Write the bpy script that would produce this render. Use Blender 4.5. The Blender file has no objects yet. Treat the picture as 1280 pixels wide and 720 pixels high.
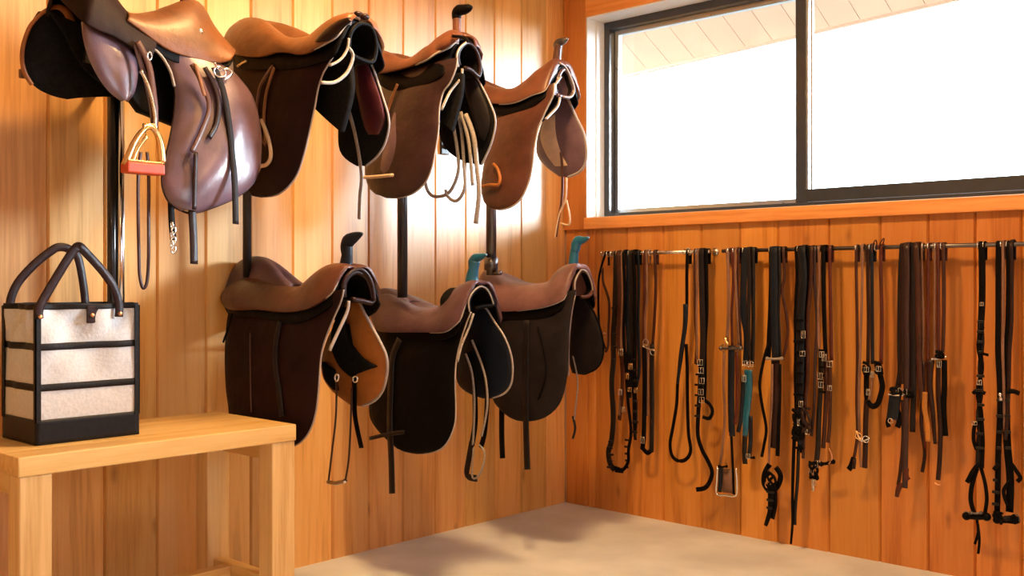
SKY = 13.0; SUN = 34.0; LAMP = 1.1; EXPO = -0.05
import bpy, bmesh, math, random
from mathutils import Vector, Matrix
from mathutils.geometry import tessellate_polygon
random.seed(7)
COL = bpy.context.scene.collection

# ------------------------------------------------------------------ camera
CAM = Vector((2.991, -3.583, 1.0))
FWD = Vector((-.6798, .7332, 0)); RGT = Vector((.7334, .680, 0)); UPV = Vector((0, 0, 1))
F = 1282.0; CX = 640.0; HY = 352.6

def ray(px, py):
    return FWD + RGT * ((px - CX) / F) + UPV * ((HY - py) / F)
def hit(px, py, n, c):
    """point of the photo's ray on the plane n.p = c"""
    v = ray(px, py); t = (c - n.dot(CAM)) / n.dot(v)
    return CAM + v * t
def onX(px, py, x): return hit(px, py, Vector((1, 0, 0)), x)
def onY(px, py, y): return hit(px, py, Vector((0, 1, 0)), y)
def onZ(px, py, z): return hit(px, py, Vector((0, 0, 1)), z)
def depth(p): return (p - CAM).dot(FWD)

# ------------------------------------------------------------------ materials
def new_mat(name):
    m = bpy.data.materials.new(name); m.use_nodes = True
    nt = m.node_tree; b = nt.nodes['Principled BSDF']
    return m, nt, b
def N(nt, t, **k):
    n = nt.nodes.new(t)
    for a, v in k.items():
        if a.startswith('i_'):
            key = a[2:]; key = int(key) if key.isdigit() else key.replace('_', ' ')
            n.inputs[key].default_value = v
        else: setattr(n, a, v)
    return n
def ramp(nt, stops, fac):
    r = nt.nodes.new('ShaderNodeValToRGB')
    e = r.color_ramp.elements
    while len(e) < len(stops): e.new(.5)
    for i, (p, c) in enumerate(stops):
        e[i].position = p; e[i].color = (c[0], c[1], c[2], 1)
    nt.links.new(fac, r.inputs[0]); return r.outputs[0]
def srgb(r, g, b):
    f = lambda c: (c / 255 / 12.92) if c / 255 <= .04045 else ((c / 255 + .055) / 1.055) ** 2.4
    return (f(r), f(g), f(b))
def leather(name, c, rough=.38, var=.35, bump=.25, coat=.15, spec=.32):
    m, nt, b = new_mat(name); L = nt.links.new; c = [x * .62 for x in c]
    tc = N(nt, 'ShaderNodeTexCoord')
    n1 = N(nt, 'ShaderNodeTexNoise', i_Scale=9.0, i_Detail=5.0, i_Roughness=.6)
    L(tc.outputs['Object'], n1.inputs['Vector'])
    lo = [x * (1 - var) for x in c]; hi = [min(1, x * (1 + var)) for x in c]
    L(ramp(nt, [(.3, lo), (.7, hi)], n1.outputs[0]), b.inputs['Base Color'])
    v = N(nt, 'ShaderNodeTexVoronoi', i_Scale=420.0); L(tc.outputs['Object'], v.inputs['Vector'])
    n2 = N(nt, 'ShaderNodeTexNoise', i_Scale=28.0, i_Detail=4.0); L(tc.outputs['Object'], n2.inputs['Vector'])
    ad = N(nt, 'ShaderNodeMath', operation='MULTIPLY_ADD', i_1=.12); L(v.outputs['Distance'], ad.inputs[0]); L(n2.outputs[0], ad.inputs[2])
    bp = N(nt, 'ShaderNodeBump', i_Strength=bump, i_Distance=.012); L(ad.outputs[0], bp.inputs['Height'])
    L(bp.outputs[0], b.inputs['Normal'])
    mr = N(nt, 'ShaderNodeMapRange', i_3=rough * .75, i_4=min(1, rough * 1.3)); L(n2.outputs[0], mr.inputs[0]); L(mr.outputs[0], b.inputs['Roughness'])
    b.inputs['Coat Weight'].default_value = coat; b.inputs['Coat Roughness'].default_value = .3
    b.inputs['Specular IOR Level'].default_value = spec
    return m
def metal(name, c, rough=.2):
    m, nt, b = new_mat(name); L = nt.links.new
    b.inputs['Base Color'].default_value = (*c, 1); b.inputs['Metallic'].default_value = 1
    tc = N(nt, 'ShaderNodeTexCoord'); n = N(nt, 'ShaderNodeTexNoise', i_Scale=30.0)
    L(tc.outputs['Object'], n.inputs['Vector'])
    mr = N(nt, 'ShaderNodeMapRange', i_3=rough * .7, i_4=rough * 1.5); L(n.outputs[0], mr.inputs[0]); L(mr.outputs[0], b.inputs['Roughness'])
    return m
def plain(name, c, rough=.6, scale=40, var=.12, bump=.1, coat=0.):
    m, nt, b = new_mat(name); L = nt.links.new
    tc = N(nt, 'ShaderNodeTexCoord'); n = N(nt, 'ShaderNodeTexNoise', i_Scale=float(scale), i_Detail=5.0)
    L(tc.outputs['Object'], n.inputs['Vector'])
    L(ramp(nt, [(.3, [x * (1 - var) for x in c]), (.7, [min(1, x * (1 + var)) for x in c])], n.outputs[0]), b.inputs['Base Color'])
    bp = N(nt, 'ShaderNodeBump', i_Strength=bump, i_Distance=.005); L(n.outputs[0], bp.inputs['Height']); L(bp.outputs[0], b.inputs['Normal'])
    b.inputs['Roughness'].default_value = rough; b.inputs['Coat Weight'].default_value = coat
    return m
def wood(name, dark, mid, light, grain=(9, 9, .55), planks=False, rough=.4, knots=True, coat=.25, hue=.1, coat_rough=.18):
    m, nt, b = new_mat(name); L = nt.links.new
    tc = N(nt, 'ShaderNodeTexCoord'); src = tc.outputs['Object']
    at = None
    if planks:
        at = N(nt, 'ShaderNodeAttribute', attribute_name='plank')
        sc = N(nt, 'ShaderNodeVectorMath', operation='SCALE'); sc.inputs['Scale'].default_value = 23.0
        L(at.outputs['Color'], sc.inputs[0])
        ad = N(nt, 'ShaderNodeVectorMath', operation='ADD'); L(src, ad.inputs[0]); L(sc.outputs[0], ad.inputs[1]); src = ad.outputs[0]
    mp = N(nt, 'ShaderNodeMapping'); mp.inputs['Scale'].default_value = grain; L(src, mp.inputs['Vector'])
    n1 = N(nt, 'ShaderNodeTexNoise', i_Scale=1.1, i_Detail=4.0, i_Roughness=.55, i_Distortion=1.2); L(mp.outputs[0], n1.inputs['Vector'])
    # growth rings: bands of the low noise
    ml = N(nt, 'ShaderNodeMath', operation='MULTIPLY', i_1=18.0); L(n1.outputs[0], ml.inputs[0])
    sn = N(nt, 'ShaderNodeMath', operation='SINE'); L(ml.outputs[0], sn.inputs[0])
    r1 = N(nt, 'ShaderNodeMapRange', i_1=-1.0, i_2=1.0, i_3=0.0, i_4=1.0); L(sn.outputs[0], r1.inputs[0])
    mp2 = N(nt, 'ShaderNodeMapping'); mp2.inputs['Scale'].default_value = (grain[0] * 9, grain[1] * 9, grain[2] * 6); L(src, mp2.inputs['Vector'])
    n2 = N(nt, 'ShaderNodeTexNoise', i_Scale=1.5, i_Detail=5.0, i_Roughness=.6); L(mp2.outputs[0], n2.inputs['Vector'])
    mx = N(nt, 'ShaderNodeMath', operation='MULTIPLY_ADD', i_1=.22); L(r1.outputs[0], mx.inputs[0])
    m2 = N(nt, 'ShaderNodeMath', operation='MULTIPLY', i_1=.55); L(n2.outputs[0], m2.inputs[0]); L(m2.outputs[0], mx.inputs[2])
    col = ramp(nt, [(.18, dark), (.38, mid), (.6, light)], mx.outputs[0])
    if knots:
        sx = N(nt, 'ShaderNodeSeparateXYZ'); L(src, sx.inputs[0])
        sa = N(nt, 'ShaderNodeMath', operation='ADD'); L(sx.outputs[0], sa.inputs[0]); L(sx.outputs[1], sa.inputs[1])
        cb = N(nt, 'ShaderNodeCombineXYZ'); L(sa.outputs[0], cb.inputs[0]); L(sx.outputs[2], cb.inputs[1])
        mk = N(nt, 'ShaderNodeMapping'); mk.inputs['Scale'].default_value = (6.5, 2.6, 1); L(cb.outputs[0], mk.inputs['Vector'])
        vo = N(nt, 'ShaderNodeTexVoronoi', voronoi_dimensions='2D', i_Scale=1.0, i_Randomness=1.0); L(mk.outputs[0], vo.inputs['Vector'])
        dn = N(nt, 'ShaderNodeTexNoise', i_Scale=30.0); L(src, dn.inputs['Vector'])
        da = N(nt, 'ShaderNodeMath', operation='MULTIPLY_ADD', i_1=.06); L(dn.outputs[0], da.inputs[0]); L(vo.outputs['Distance'], da.inputs[2])
        kr = N(nt, 'ShaderNodeMapRange', i_1=.03, i_2=.13, i_3=.6, i_4=0.0); L(da.outputs[0], kr.inputs[0])
        sp = N(nt, 'ShaderNodeSeparateColor'); L(vo.outputs['Color'], sp.inputs[0])
        gt = N(nt, 'ShaderNodeMath', operation='GREATER_THAN', i_1=.8); L(sp.outputs[0], gt.inputs[0])
        km = N(nt, 'ShaderNodeMath', operation='MULTIPLY'); L(kr.outputs[0], km.inputs[0]); L(gt.outputs[0], km.inputs[1])
        mc = N(nt, 'ShaderNodeMix', data_type='RGBA'); L(km.outputs[0], mc.inputs[0]); L(col, mc.inputs[6])
        mc.inputs[7].default_value = (dark[0] * .38, dark[1] * .3, dark[2] * .25, 1); col = mc.outputs[2]
    if planks:
        s2 = N(nt, 'ShaderNodeSeparateColor'); L(at.outputs['Color'], s2.inputs[0])
        vr = N(nt, 'ShaderNodeMapRange', i_3=.84, i_4=1.12); L(s2.outputs[1], vr.inputs[0])
        hs = N(nt, 'ShaderNodeHueSaturation'); L(vr.outputs[0], hs.inputs['Value']); L(col, hs.inputs['Color'])
        hr = N(nt, 'ShaderNodeMapRange', i_3=.5 - hue * .08, i_4=.5 + hue * .08); L(s2.outputs[0], hr.inputs[0]); L(hr.outputs[0], hs.inputs['Hue'])
        col = hs.outputs[0]
    L(col, b.inputs['Base Color'])
    bp = N(nt, 'ShaderNodeBump', i_Strength=.12, i_Distance=.003); L(mx.outputs[0], bp.inputs['Height']); L(bp.outputs[0], b.inputs['Normal'])
    b.inputs['Roughness'].default_value = rough
    b.inputs['Coat Weight'].default_value = coat; b.inputs['Coat Roughness'].default_value = coat_rough
    return m

M = {}
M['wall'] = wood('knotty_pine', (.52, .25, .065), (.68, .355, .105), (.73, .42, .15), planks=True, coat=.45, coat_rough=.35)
M['wallf'] = wood('warm_lit_pine', (.44, .145, .022), (.60, .225, .038), (.66, .275, .06), planks=True, coat=.12, coat_rough=.3)  # same pine as the left wall; warm lamplight is put into its colour
M['casing'] = wood('casing_pine', (.62, .22, .05), (.76, .31, .085), (.82, .38, .12), grain=(.5, 9, 9), knots=False, coat=.15)
M['bench_y'] = wood('bench_pine_long', (.54, .30, .085), (.68, .43, .15), (.76, .52, .21), grain=(9, .55, 9), knots=False, coat=.2)
M['bench_z'] = wood('bench_pine_leg', (.54, .31, .11), (.68, .45, .19), (.76, .53, .25), grain=(9, 9, .55), knots=False, coat=.1)
M['bench_x'] = wood('bench_pine_cross', (.50, .28, .08), (.62, .39, .14), (.70, .46, .19), grain=(.55, 9, 9), knots=False, coat=.1)
M['concrete'] = plain('pale_concrete', (.66, .70, .74), .55, 3.2, .16, .06)
M['white'] = plain('white_paint', (.80, .80, .78), .4, 30, .03, .02)
M['black_frame'] = plain('dark_aluminium', (.032, .037, .048), .35, 30, .1, .02, .3)
M['grey_frame'] = metal('grey_aluminium', (.55, .58, .60), .3)
M['soffit'] = plain('beige_soffit', (.66, .47, .34), .7, 6, .06, .05)
M['ground'] = plain('outdoor_gravel', (.055, .055, .045), .9, 8, .2, .2)
M['black_steel'] = plain('black_steel', (.018, .017, .018), .3, 60, .2, .05, .5)
M['dark_steel'] = metal('grey_steel', (.16, .15, .16), .3)
M['chrome'] = metal('chrome', (.82, .85, .88), .12)
M['nickel'] = metal('nickel', (.62, .58, .54), .25)
M['brass'] = metal('brass', (.74, .46, .20), .22)
M['copper'] = metal('copper', (.75, .40, .22), .3)
M['rubber'] = plain('stirrup_pad_rubber', srgb(190, 62, 20), .5)
M['tan'] = leather('tan_leather', srgb(150, 94, 54), .42)
M['tan2'] = leather('light_tan_leather', srgb(196, 120, 58), .4)
M['brown'] = leather('brown_leather', srgb(102, 60, 48), .36)
M['rose'] = leather('rose_brown_leather', srgb(142, 100, 100), .4, coat=.05)
M['rust'] = leather('rust_leather', srgb(128, 76, 56), .38)
M['chest'] = leather('chestnut_leather', srgb(66, 42, 44), .34)
M['dbrown'] = leather('dark_brown_leather', srgb(50, 26, 24), .36, coat=.08, spec=.22)
M['umber'] = leather('umber_leather', srgb(44, 24, 20), .6, coat=0, spec=.15)
M['choc'] = leather('chocolate_leather', srgb(44, 21, 20), .55, coat=0, spec=.1)
M['mauve'] = leather('mauve_brown_leather', srgb(124, 96, 108), .2, coat=1.0, bump=.18)
M['plum'] = leather('plum_leather', srgb(106, 74, 84), .38, coat=.1)
M['burg'] = leather('burgundy_leather', srgb(92, 34, 46), .4)
M['black'] = leather('black_leather', (.004, .003, .004), .5, coat=0, spec=.08)
M['felt'] = plain('black_felt', (.010, .009, .009), .9, 90, .3, .3)
M['navy'] = leather('navy_leather', (.009, .014, .028), .42, coat=.05, spec=.22)
M['teal'] = leather('teal_leather', srgb(18, 108, 146), .3, coat=.5)
M['greyb'] = leather('grey_brown_leather', srgb(40, 34, 37), .5, coat=0, spec=.14)
M['piping'] = plain('pale_piping', srgb(158, 148, 146), .45, 60, .1, .1)
M['rope'] = plain('grey_cord', srgb(150, 140, 132), .6, 200, .25, .3)
M['cream'] = plain('cream_leather', srgb(205, 178, 150), .5)
M['blackstrap'] = leather('black_strap', (.010, .008, .010), .36, spec=.25)
M['brownstrap'] = leather('brown_strap', srgb(74, 34, 24), .38)
M['redstrap'] = leather('red_brown_strap', srgb(96, 36, 26), .4)
M['palestrap'] = leather('faded_strap', srgb(150, 108, 88), .45)
M['yellow'] = leather('yellow_leather', srgb(214, 140, 60), .45)
M['gold'] = metal('polished_brass', (.95, .66, .34), .25)
M['canvas'] = plain('cream_canvas', (.56, .565, .58), .85, 120, .08, .35)
M['web'] = plain('black_webbing', (.012, .011, .012), .6, 150, .3, .3)
M['bagbase'] = plain('black_coated_canvas', (.010, .011, .014), .45, 80, .2, .1)

def glass_mat():
    m = bpy.data.materials.new('window_glass'); m.use_nodes = True; nt = m.node_tree; nt.nodes.clear()
    o = N(nt, 'ShaderNodeOutputMaterial'); t = N(nt, 'ShaderNodeBsdfTransparent'); g = N(nt, 'ShaderNodeBsdfGlossy')
    g.inputs['Roughness'].default_value = .02; t.inputs[0].default_value = (.97, .985, .98, 1)
    f = N(nt, 'ShaderNodeFresnel', i_IOR=1.45); mx = N(nt, 'ShaderNodeMixShader')
    nt.links.new(f.outputs[0], mx.inputs[0]); nt.links.new(t.outputs[0], mx.inputs[1]); nt.links.new(g.outputs[0], mx.inputs[2]); nt.links.new(mx.outputs[0], o.inputs[0])
    return m
M['glass'] = glass_mat()
for k in ('web', 'bagbase', 'black_steel'): M[k].node_tree.nodes['Principled BSDF'].inputs['Specular IOR Level'].default_value = .2
M['felt'].node_tree.nodes['Principled BSDF'].inputs['Specular IOR Level'].default_value = .05
def emit_mat(name, c, s):
    m, nt, b = new_mat(name); b.inputs['Emission Color'].default_value = (*c, 1); b.inputs['Emission Strength'].default_value = s; return m
M['diffuser'] = emit_mat('lamp_diffuser', (1, .78, .5), 4)

# ------------------------------------------------------------------ objects
def link(name, me, mat, parent=None, smooth=True):
    o = bpy.data.objects.new(name, me); COL.objects.link(o)
    if mat: me.materials.append(mat)
    for p in me.polygons: p.use_smooth = smooth
    if parent:
        o.parent = parent
        if parent.type == 'EMPTY': o.matrix_parent_inverse = Matrix.Translation(-parent.location)
    return o
def bm_obj(name, bm, mat, parent=None, smooth=True, bevel=0, recalc=True):
    if recalc: bmesh.ops.recalc_face_normals(bm, faces=bm.faces)
    me = bpy.data.meshes.new(name); bm.to_mesh(me); bm.free()
    o = link(name, me, mat, parent, smooth)
    if bevel:
        b = o.modifiers.new('bevel', 'BEVEL'); b.width = bevel; b.segments = 2; b.limit_method = 'ANGLE'
    return o
def thing(name, label, cat, loc, group=None):
    o = bpy.data.objects.new(name, None); COL.objects.link(o); o.location = loc; o.empty_display_size = .1
    o['label'] = label; o['category'] = cat
    if group: o['group'] = group
    return o
def structure(o): o['kind'] = 'structure'; return o
def box(bm, a, b):
    """axis box from corner a to corner b"""
    vs = [bm.verts.new((x, y, z)) for x in (a[0], b[0]) for y in (a[1], b[1]) for z in (a[2], b[2])]
    for f in ((0, 1, 3, 2), (4, 6, 7, 5), (0, 4, 5, 1), (2, 3, 7, 6), (0, 2, 6, 4), (1, 5, 7, 3)):
        bm.faces.new([vs[i] for i in f])
def boxo(name, a, b, mat, parent=None, bevel=.002):
    bm = bmesh.new(); box(bm, a, b); return bm_obj(name, bm, mat, parent, smooth=False, bevel=bevel)
def catmull(pts, sub=6):
    pts = [Vector(p) for p in pts]
    if len(pts) < 3: return pts
    out = []
    for i in range(len(pts) - 1):
        p0 = pts[max(i - 1, 0)]; p1 = pts[i]; p2 = pts[i + 1]; p3 = pts[min(i + 2, len(pts) - 1)]
        for k in range(sub):
            t = k / sub
            out.append(.5 * ((2 * p1) + (p2 - p0) * t + (2 * p0 - 5 * p1 + 4 * p2 - p3) * t * t + (3 * p1 - p0 - 3 * p2 + p3) * t ** 3))
    out.append(pts[-1]); return out
def resample(pts, n, smooth=True):
    pts = [Vector(p) for p in pts]
    if smooth: pts = catmull(pts)
    d = [0]
    for a, b in zip(pts, pts[1:]): d.append(d[-1] + (b - a).length)
    out = []; j = 0
    for i in range(n):
        s = d[-1] * i / (n - 1)
        while j < len(d) - 2 and d[j + 1] < s: j += 1
        t = (s - d[j]) / max(d[j + 1] - d[j], 1e-9); out.append(pts[j].lerp(pts[j + 1], min(max(t, 0), 1)))
    return out
def tube(bm, pts, r, seg=8, closed=False, smooth=True, sub=4):
    """round cord through 3-D points; r one radius or a list per control point"""
    P = catmull(pts, sub) if smooth and not closed else [Vector(p) for p in pts]
    n = len(P); rr = (lambda i: r) if not isinstance(r, (list, tuple)) else (lambda i: r[min(int(i / (n - 1) * (len(r) - 1)), len(r) - 2)] * (1 - (i / (n - 1) * (len(r) - 1)) % 1 if i < n - 1 else 0) + r[min(int(i / (n - 1) * (len(r) - 1)) + 1, len(r) - 1)] * ((i / (n - 1) * (len(r) - 1)) % 1 if i < n - 1 else 1))
    rings = []; up = None
    for i in range(n):
        t = (P[(i + 1) % n] - P[i - 1]) if closed else (P[min(i + 1, n - 1)] - P[max(i - 1, 0)])
        if t.length < 1e-9: t = Vector((0, 0, 1))
        t.normalize()
        if up is None: up = t.orthogonal().normalized()
        up = (up - t * up.dot(t)); up = up.normalized() if up.length > 1e-6 else t.orthogonal().normalized()
        s = t.cross(up)
        rings.append([bm.verts.new(P[i] + (up * math.cos(a) + s * math.sin(a)) * rr(i)) for a in [2 * math.pi * k / seg for k in range(seg)]])
    for i in range(n if closed else n - 1):
        a, b = rings[i], rings[(i + 1) % n]
        for k in range(seg): bm.faces.new((a[k], a[(k + 1) % seg], b[(k + 1) % seg], b[k]))
    if not closed:
        bm.faces.new(rings[0][::-1]); bm.faces.new(rings[-1])
def ribbon(bm, pts, w, th, nrm, sub=5, smooth=True, taper=None):
    """flat strap through 3-D points, width w across, thickness th along nrm"""
    P = catmull(pts, sub) if smooth else [Vector(p) for p in pts]
    n = len(P); rings = []
    for i in range(n):
        t = (P[min(i + 1, n - 1)] - P[max(i - 1, 0)]); t = t.normalized() if t.length > 1e-9 else Vector((0, 0, -1))
        nn = nrm - t * nrm.dot(t); nn = nn.normalized() if nn.length > 1e-3 else t.orthogonal().normalized()
        s = t.cross(nn)
        ww = w if not isinstance(w, (list, tuple)) else (lambda f: w[int(f)] * (1 - f % 1) + w[min(int(f) + 1, len(w) - 1)] * (f % 1))(i / (n - 1) * (len(w) - 1))
        h = ww / 2; q = th / 2
        rings.append([bm.verts.new(P[i] + s * a + nn * b) for a, b in ((-h, -q * .5), (-h * .8, q), (h * .8, q), (h, -q * .5), (h * .8, -q), (-h * .8, -q))])
    for a, b in zip(rings, rings[1:]):
        for k in range(6): bm.faces.new((a[k], a[(k + 1) % 6], b[(k + 1) % 6], b[k]))
    bm.faces.new(rings[0][::-1]); bm.faces.new(rings[-1])
def ring(bm, c, nrm, rx, ry, r, seg=16, up=Vector((0, 0, 1))):
    nrm = Vector(nrm).normalized(); s = nrm.cross(up).normalized(); u = s.cross(nrm)
    tube(bm, [Vector(c) + s * math.cos(a) * rx + u * math.sin(a) * ry for a in [2 * math.pi * k / seg for k in range(seg)]], r, 6, closed=True)
def ball(bm, c, r, sq=(1, 1, 1)):
    g = bmesh.ops.create_icosphere(bm, subdivisions=2, radius=1)
    for v in g['verts']: v.co = Vector(c) + Vector((v.co.x * sq[0], v.co.y * sq[1], v.co.z * sq[2])) * r
# ------------------------------------------------------------------ room
RX, RY, RZ = 4.3, -5.4, 2.62
def plank_wall(name, bounds, spans, place, mat):
    """bounds: plank joints along the wall; spans(u0,u1)->list of (z0,z1); place(u,d,z) -> point, d into the wall"""
    bm = bmesh.new(); cl = bm.loops.layers.float_color.new('plank')
    g, dd = .0055, .009
    for u0, u1 in zip(bounds, bounds[1:]):
        c = (random.random(), random.random(), random.random(), 1)
        for z0, z1 in spans(u0, u1):
            prof = [(u0, dd), (u0 + g, 0), (u1 - g, 0), (u1, dd)]
            for (ua, da), (ub, db) in zip(prof, prof[1:]):
                f = bm.faces.new([bm.verts.new(place(*q)) for q in ((ua, da, z0), (ub, db, z0), (ub, db, z1), (ua, da, z1))])
                for l in f.loops: l[cl] = c
        # body behind the boards
    me_back = bm
    return structure(bm_obj(name, me_back, mat, smooth=False, recalc=False))

WX0, WX1, WZ0, WZ1, WT = .131, 3.03, 1.285, 2.178, .122     # window opening
lb = [-.132, -.302, -.474]
lb = [0.0] + [-3.583 + 3.455 - .169 * k for k in range(0, 33)]
lb = sorted([max(v, RY) for v in lb])
lb = sorted(set(lb))
plank_wall('wall_left', lb, lambda a, b: [(0, RZ)], lambda u, d, z: (-d, u, z), M['wall'])
fb = [0, .172, .345, .535, .72, .897, 1.061, 1.269, 1.463, 1.633, 1.79, 1.935, 2.12] + [2.12 + .182 * k for k in range(1, 12)] + [RX]
def fspan(a, b):
    if b <= WX0 or a >= WX1 - .001: return [(0, RZ)]
    return [(0, WZ0), (WZ1, RZ)]
fb2 = sorted(set(fb + [WX0]))
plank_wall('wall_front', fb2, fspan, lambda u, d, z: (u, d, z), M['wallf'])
kb = [RX * k / 24 for k in range(25)]
plank_wall('wall_back', kb, lambda a, b: [(0, RZ)], lambda u, d, z: (RX - u, RY - d, z), M['wall'])
sb = [RY + .18 * k for k in range(31)]
W2 = (-3.06, -2.34, .95, 2.1)
plank_wall('wall_right', sb, lambda a, b: [(0, W2[2]), (W2[3], RZ)] if (a > W2[0] - .01 and b < W2[1] + .01) else [(0, RZ)], lambda u, d, z: (RX + d, u, z), M['wall'])
structure(boxo('floor', (-.2, RY - .1, -.12), (RX + .1, .2, 0), M['concrete'], bevel=0))
structure(boxo('ceiling', (-.2, RY - .1, RZ), (RX + .1, .2, RZ + .1), M['white'], bevel=0))
# outer leaf of the window wall and of the left wall, so that no daylight leaks past the boards
bm = bmesh.new()
for a, b in (((-.2, .012, 0), (WX0 - .001, .2, RZ)), ((WX1 + .001, .012, 0), (RX + .1, .2, RZ)), ((WX0 - .001, .012, 0), (WX1 + .001, .2, WZ0 - .001)), ((WX0 - .001, .012, WZ1 + .001), (WX1 + .001, .2, RZ))):
    box(bm, a, b)
structure(bm_obj('wall_front_outer', bm, M['soffit'], smooth=False))
structure(boxo('wall_left_outer', (-.2, RY, 0), (-.012, .012, RZ), M['soffit'], bevel=0))
structure(boxo('wall_back_outer', (-.2, RY - .1, 0), (RX, RY - .012, RZ), M['soffit'], bevel=0))
bm = bmesh.new()
for a, b in (((RY, 0), (W2[0], RZ)), ((W2[1], 0), (.012, RZ)), ((W2[0], 0), (W2[1], W2[2])), ((W2[0], W2[3]), (W2[1], RZ))): box(bm, (RX + .012, a[0], a[1]), (RX + .1, b[0], b[1]))
structure(bm_obj('wall_right_outer', bm, M['soffit'], smooth=False))
bm = bmesh.new()
for a, b in (((W2[0], W2[2]), (W2[0] + .04, W2[3])), ((W2[1] - .04, W2[2]), (W2[1], W2[3])), ((W2[0], W2[2]), (W2[1], W2[2] + .04)), ((W2[0], W2[3] - .04), (W2[1], W2[3])), (((W2[0] + W2[1]) / 2 - .02, W2[2]), ((W2[0] + W2[1]) / 2 + .02, W2[3]))): box(bm, (RX + .03, a[0], a[1]), (RX + .07, b[0], b[1]))
structure(bm_obj('window_2', bm, M['black_frame'], smooth=False))

# casing round the window (trim)
T = .018
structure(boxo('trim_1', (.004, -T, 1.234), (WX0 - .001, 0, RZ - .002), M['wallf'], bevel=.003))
structure(boxo('trim_2', (WX0 - .001, -T, WZ1), (WX1 + .13, 0, WZ1 + .13), M['casing'], bevel=.003))
structure(boxo('trim_3', (WX0 - .001, -.03, 1.234), (WX1 + .13, 0, WZ0), M['casing'], bevel=.003))
structure(boxo('trim_4', (WX1, -T, WZ0), (WX1 + .13, 0, WZ1), M['casing'], bevel=.003))
# white painted reveal
bm = bmesh.new()
box(bm, (WX0 - .003, -.012, WZ0), (WX0 + .004, WT + .05, WZ1)); box(bm, (WX1 - .004, -.012, WZ0), (WX1 + .003, WT + .05, WZ1))
box(bm, (WX0, -.012, WZ1 - .004), (WX1, WT + .05, WZ1 + .003)); box(bm, (WX0, .0, WZ0 - .003), (WX1, WT + .05, WZ0 + .003))
box(bm, (WX0 + .004, .052, WZ0), (WX0 + .009, .058, WZ1))
structure(bm_obj('trim_5', bm, M['white'], smooth=False))

win = thing('window_1', 'wide sliding window in a dark aluminium frame above the hanging bridles', 'window', (WX0, WT, WZ0)); win['kind'] = 'structure'
def rect_frame(name, x0, x1, z0, z1, w, y0, y1, mat, wb=None, wt=None, wl=None, wr=None):
    wb = wb or w; wt = wt or w; wl = wl or w; wr = wr or w
    bm = bmesh.new()
    box(bm, (x0, y0, z0), (x0 + wl, y1, z1)); box(bm, (x1 - wr, y0, z0), (x1, y1, z1))
    box(bm, (x0 + wl, y0, z0), (x1 - wr, y1, z0 + wb)); box(bm, (x0 + wl, y0, z1 - wt), (x1 - wr, y1, z1))
    return bm_obj(name, bm, mat, win, smooth=False, bevel=.0015)
rect_frame('window_frame', WX0 + .004, WX1 - .004, WZ0 + .003, WZ1 - .003, .03, .112, .185, M['black_frame'], wb=.022, wt=.034)
XM = 1.075
rect_frame('sash', WX0 + .036, XM + .03, WZ0 + .026, WZ1 - .038, .02, .150, .178, M['grey_frame'], wb=.018, wt=.022)
rect_frame('sash', XM, WX1 - .034, WZ0 + .026, WZ1 - .038, .045, .116, .145, M['black_frame'], wb=.05, wt=.02, wl=.042)
bm = bmesh.new(); box(bm, (XM + .042, .122, WZ0 + .07), (XM + .05, .142, WZ1 - .05)); box(bm, (XM + .058, .126, WZ0 + .07), (XM + .066, .140, WZ1 - .05))
bm_obj('glazing_bead', bm, M['grey_frame'], win, smooth=False)
bm = bmesh.new(); box(bm, (WX0 + .05, .162, WZ0 + .04), (XM + .02, .166, WZ1 - .055)); bm_obj('pane', bm, M['glass'], win, smooth=False)
bm = bmesh.new(); box(bm, (XM + .035, .128, WZ0 + .07), (WX1 - .07, .132, WZ1 - .055)); bm_obj('pane', bm, M['glass'], win, smooth=False)

# roof overhang outside
a0 = onY(783, 93, .85); a1 = onY(1190, -2, .85)
sl = (a1.z - a0.z) / (a1.x - a0.x)
ez = lambda x: a0.z + sl * (x - a0.x)
bm = bmesh.new()
xs = [-1.6 + .145 * k for k in range(36)]
for x0, x1 in zip(xs, xs[1:]):
    q = [(x0 + .0015, .2, ez(x0) + .34), (x1 - .0015, .2, ez(x1) + .34), (x1 - .0015, .85, ez(x1)), (x0 + .0015, .85, ez(x0))]
    lo = [bm.verts.new(v) for v in q]; hi = [bm.verts.new((v[0], v[1], v[2] + .03)) for v in q]
    bm.faces.new(lo[::-1]); bm.faces.new(hi)
    for k in range(4): bm.faces.new((lo[k], lo[(k + 1) % 4], hi[(k + 1) % 4], hi[k]))
sf = bm_obj('roof_soffit', bm, M['soffit'], None, smooth=False); structure(sf)
bm = bmesh.new()
x0, x1 = xs[0], xs[-1]
for (ya, yb, h0, h1) in ((.85, .875, -.012, .10), (.2, .9, .38, .40)):
    vs = []
    for x in (x0, x1):
        dz = 0 if h0 < .2 else .0
        vs.append([bm.verts.new((x, y, ez(x) + h + dz)) for y, h in ((ya, h0), (yb, h0), (yb, h1), (ya, h1))])
    a, b = vs
    for k in range(4): bm.faces.new((a[k], a[(k + 1) % 4], b[(k + 1) % 4], b[k]))
    bm.faces.new(a[::-1]); bm.faces.new(b)
structure(bm_obj('roof_fascia', bm, M['soffit'], None, smooth=False))
structure(boxo('ground_outside', (-14, -14, -.3), (18, 22, -.125), M['ground'], bevel=0))

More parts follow.
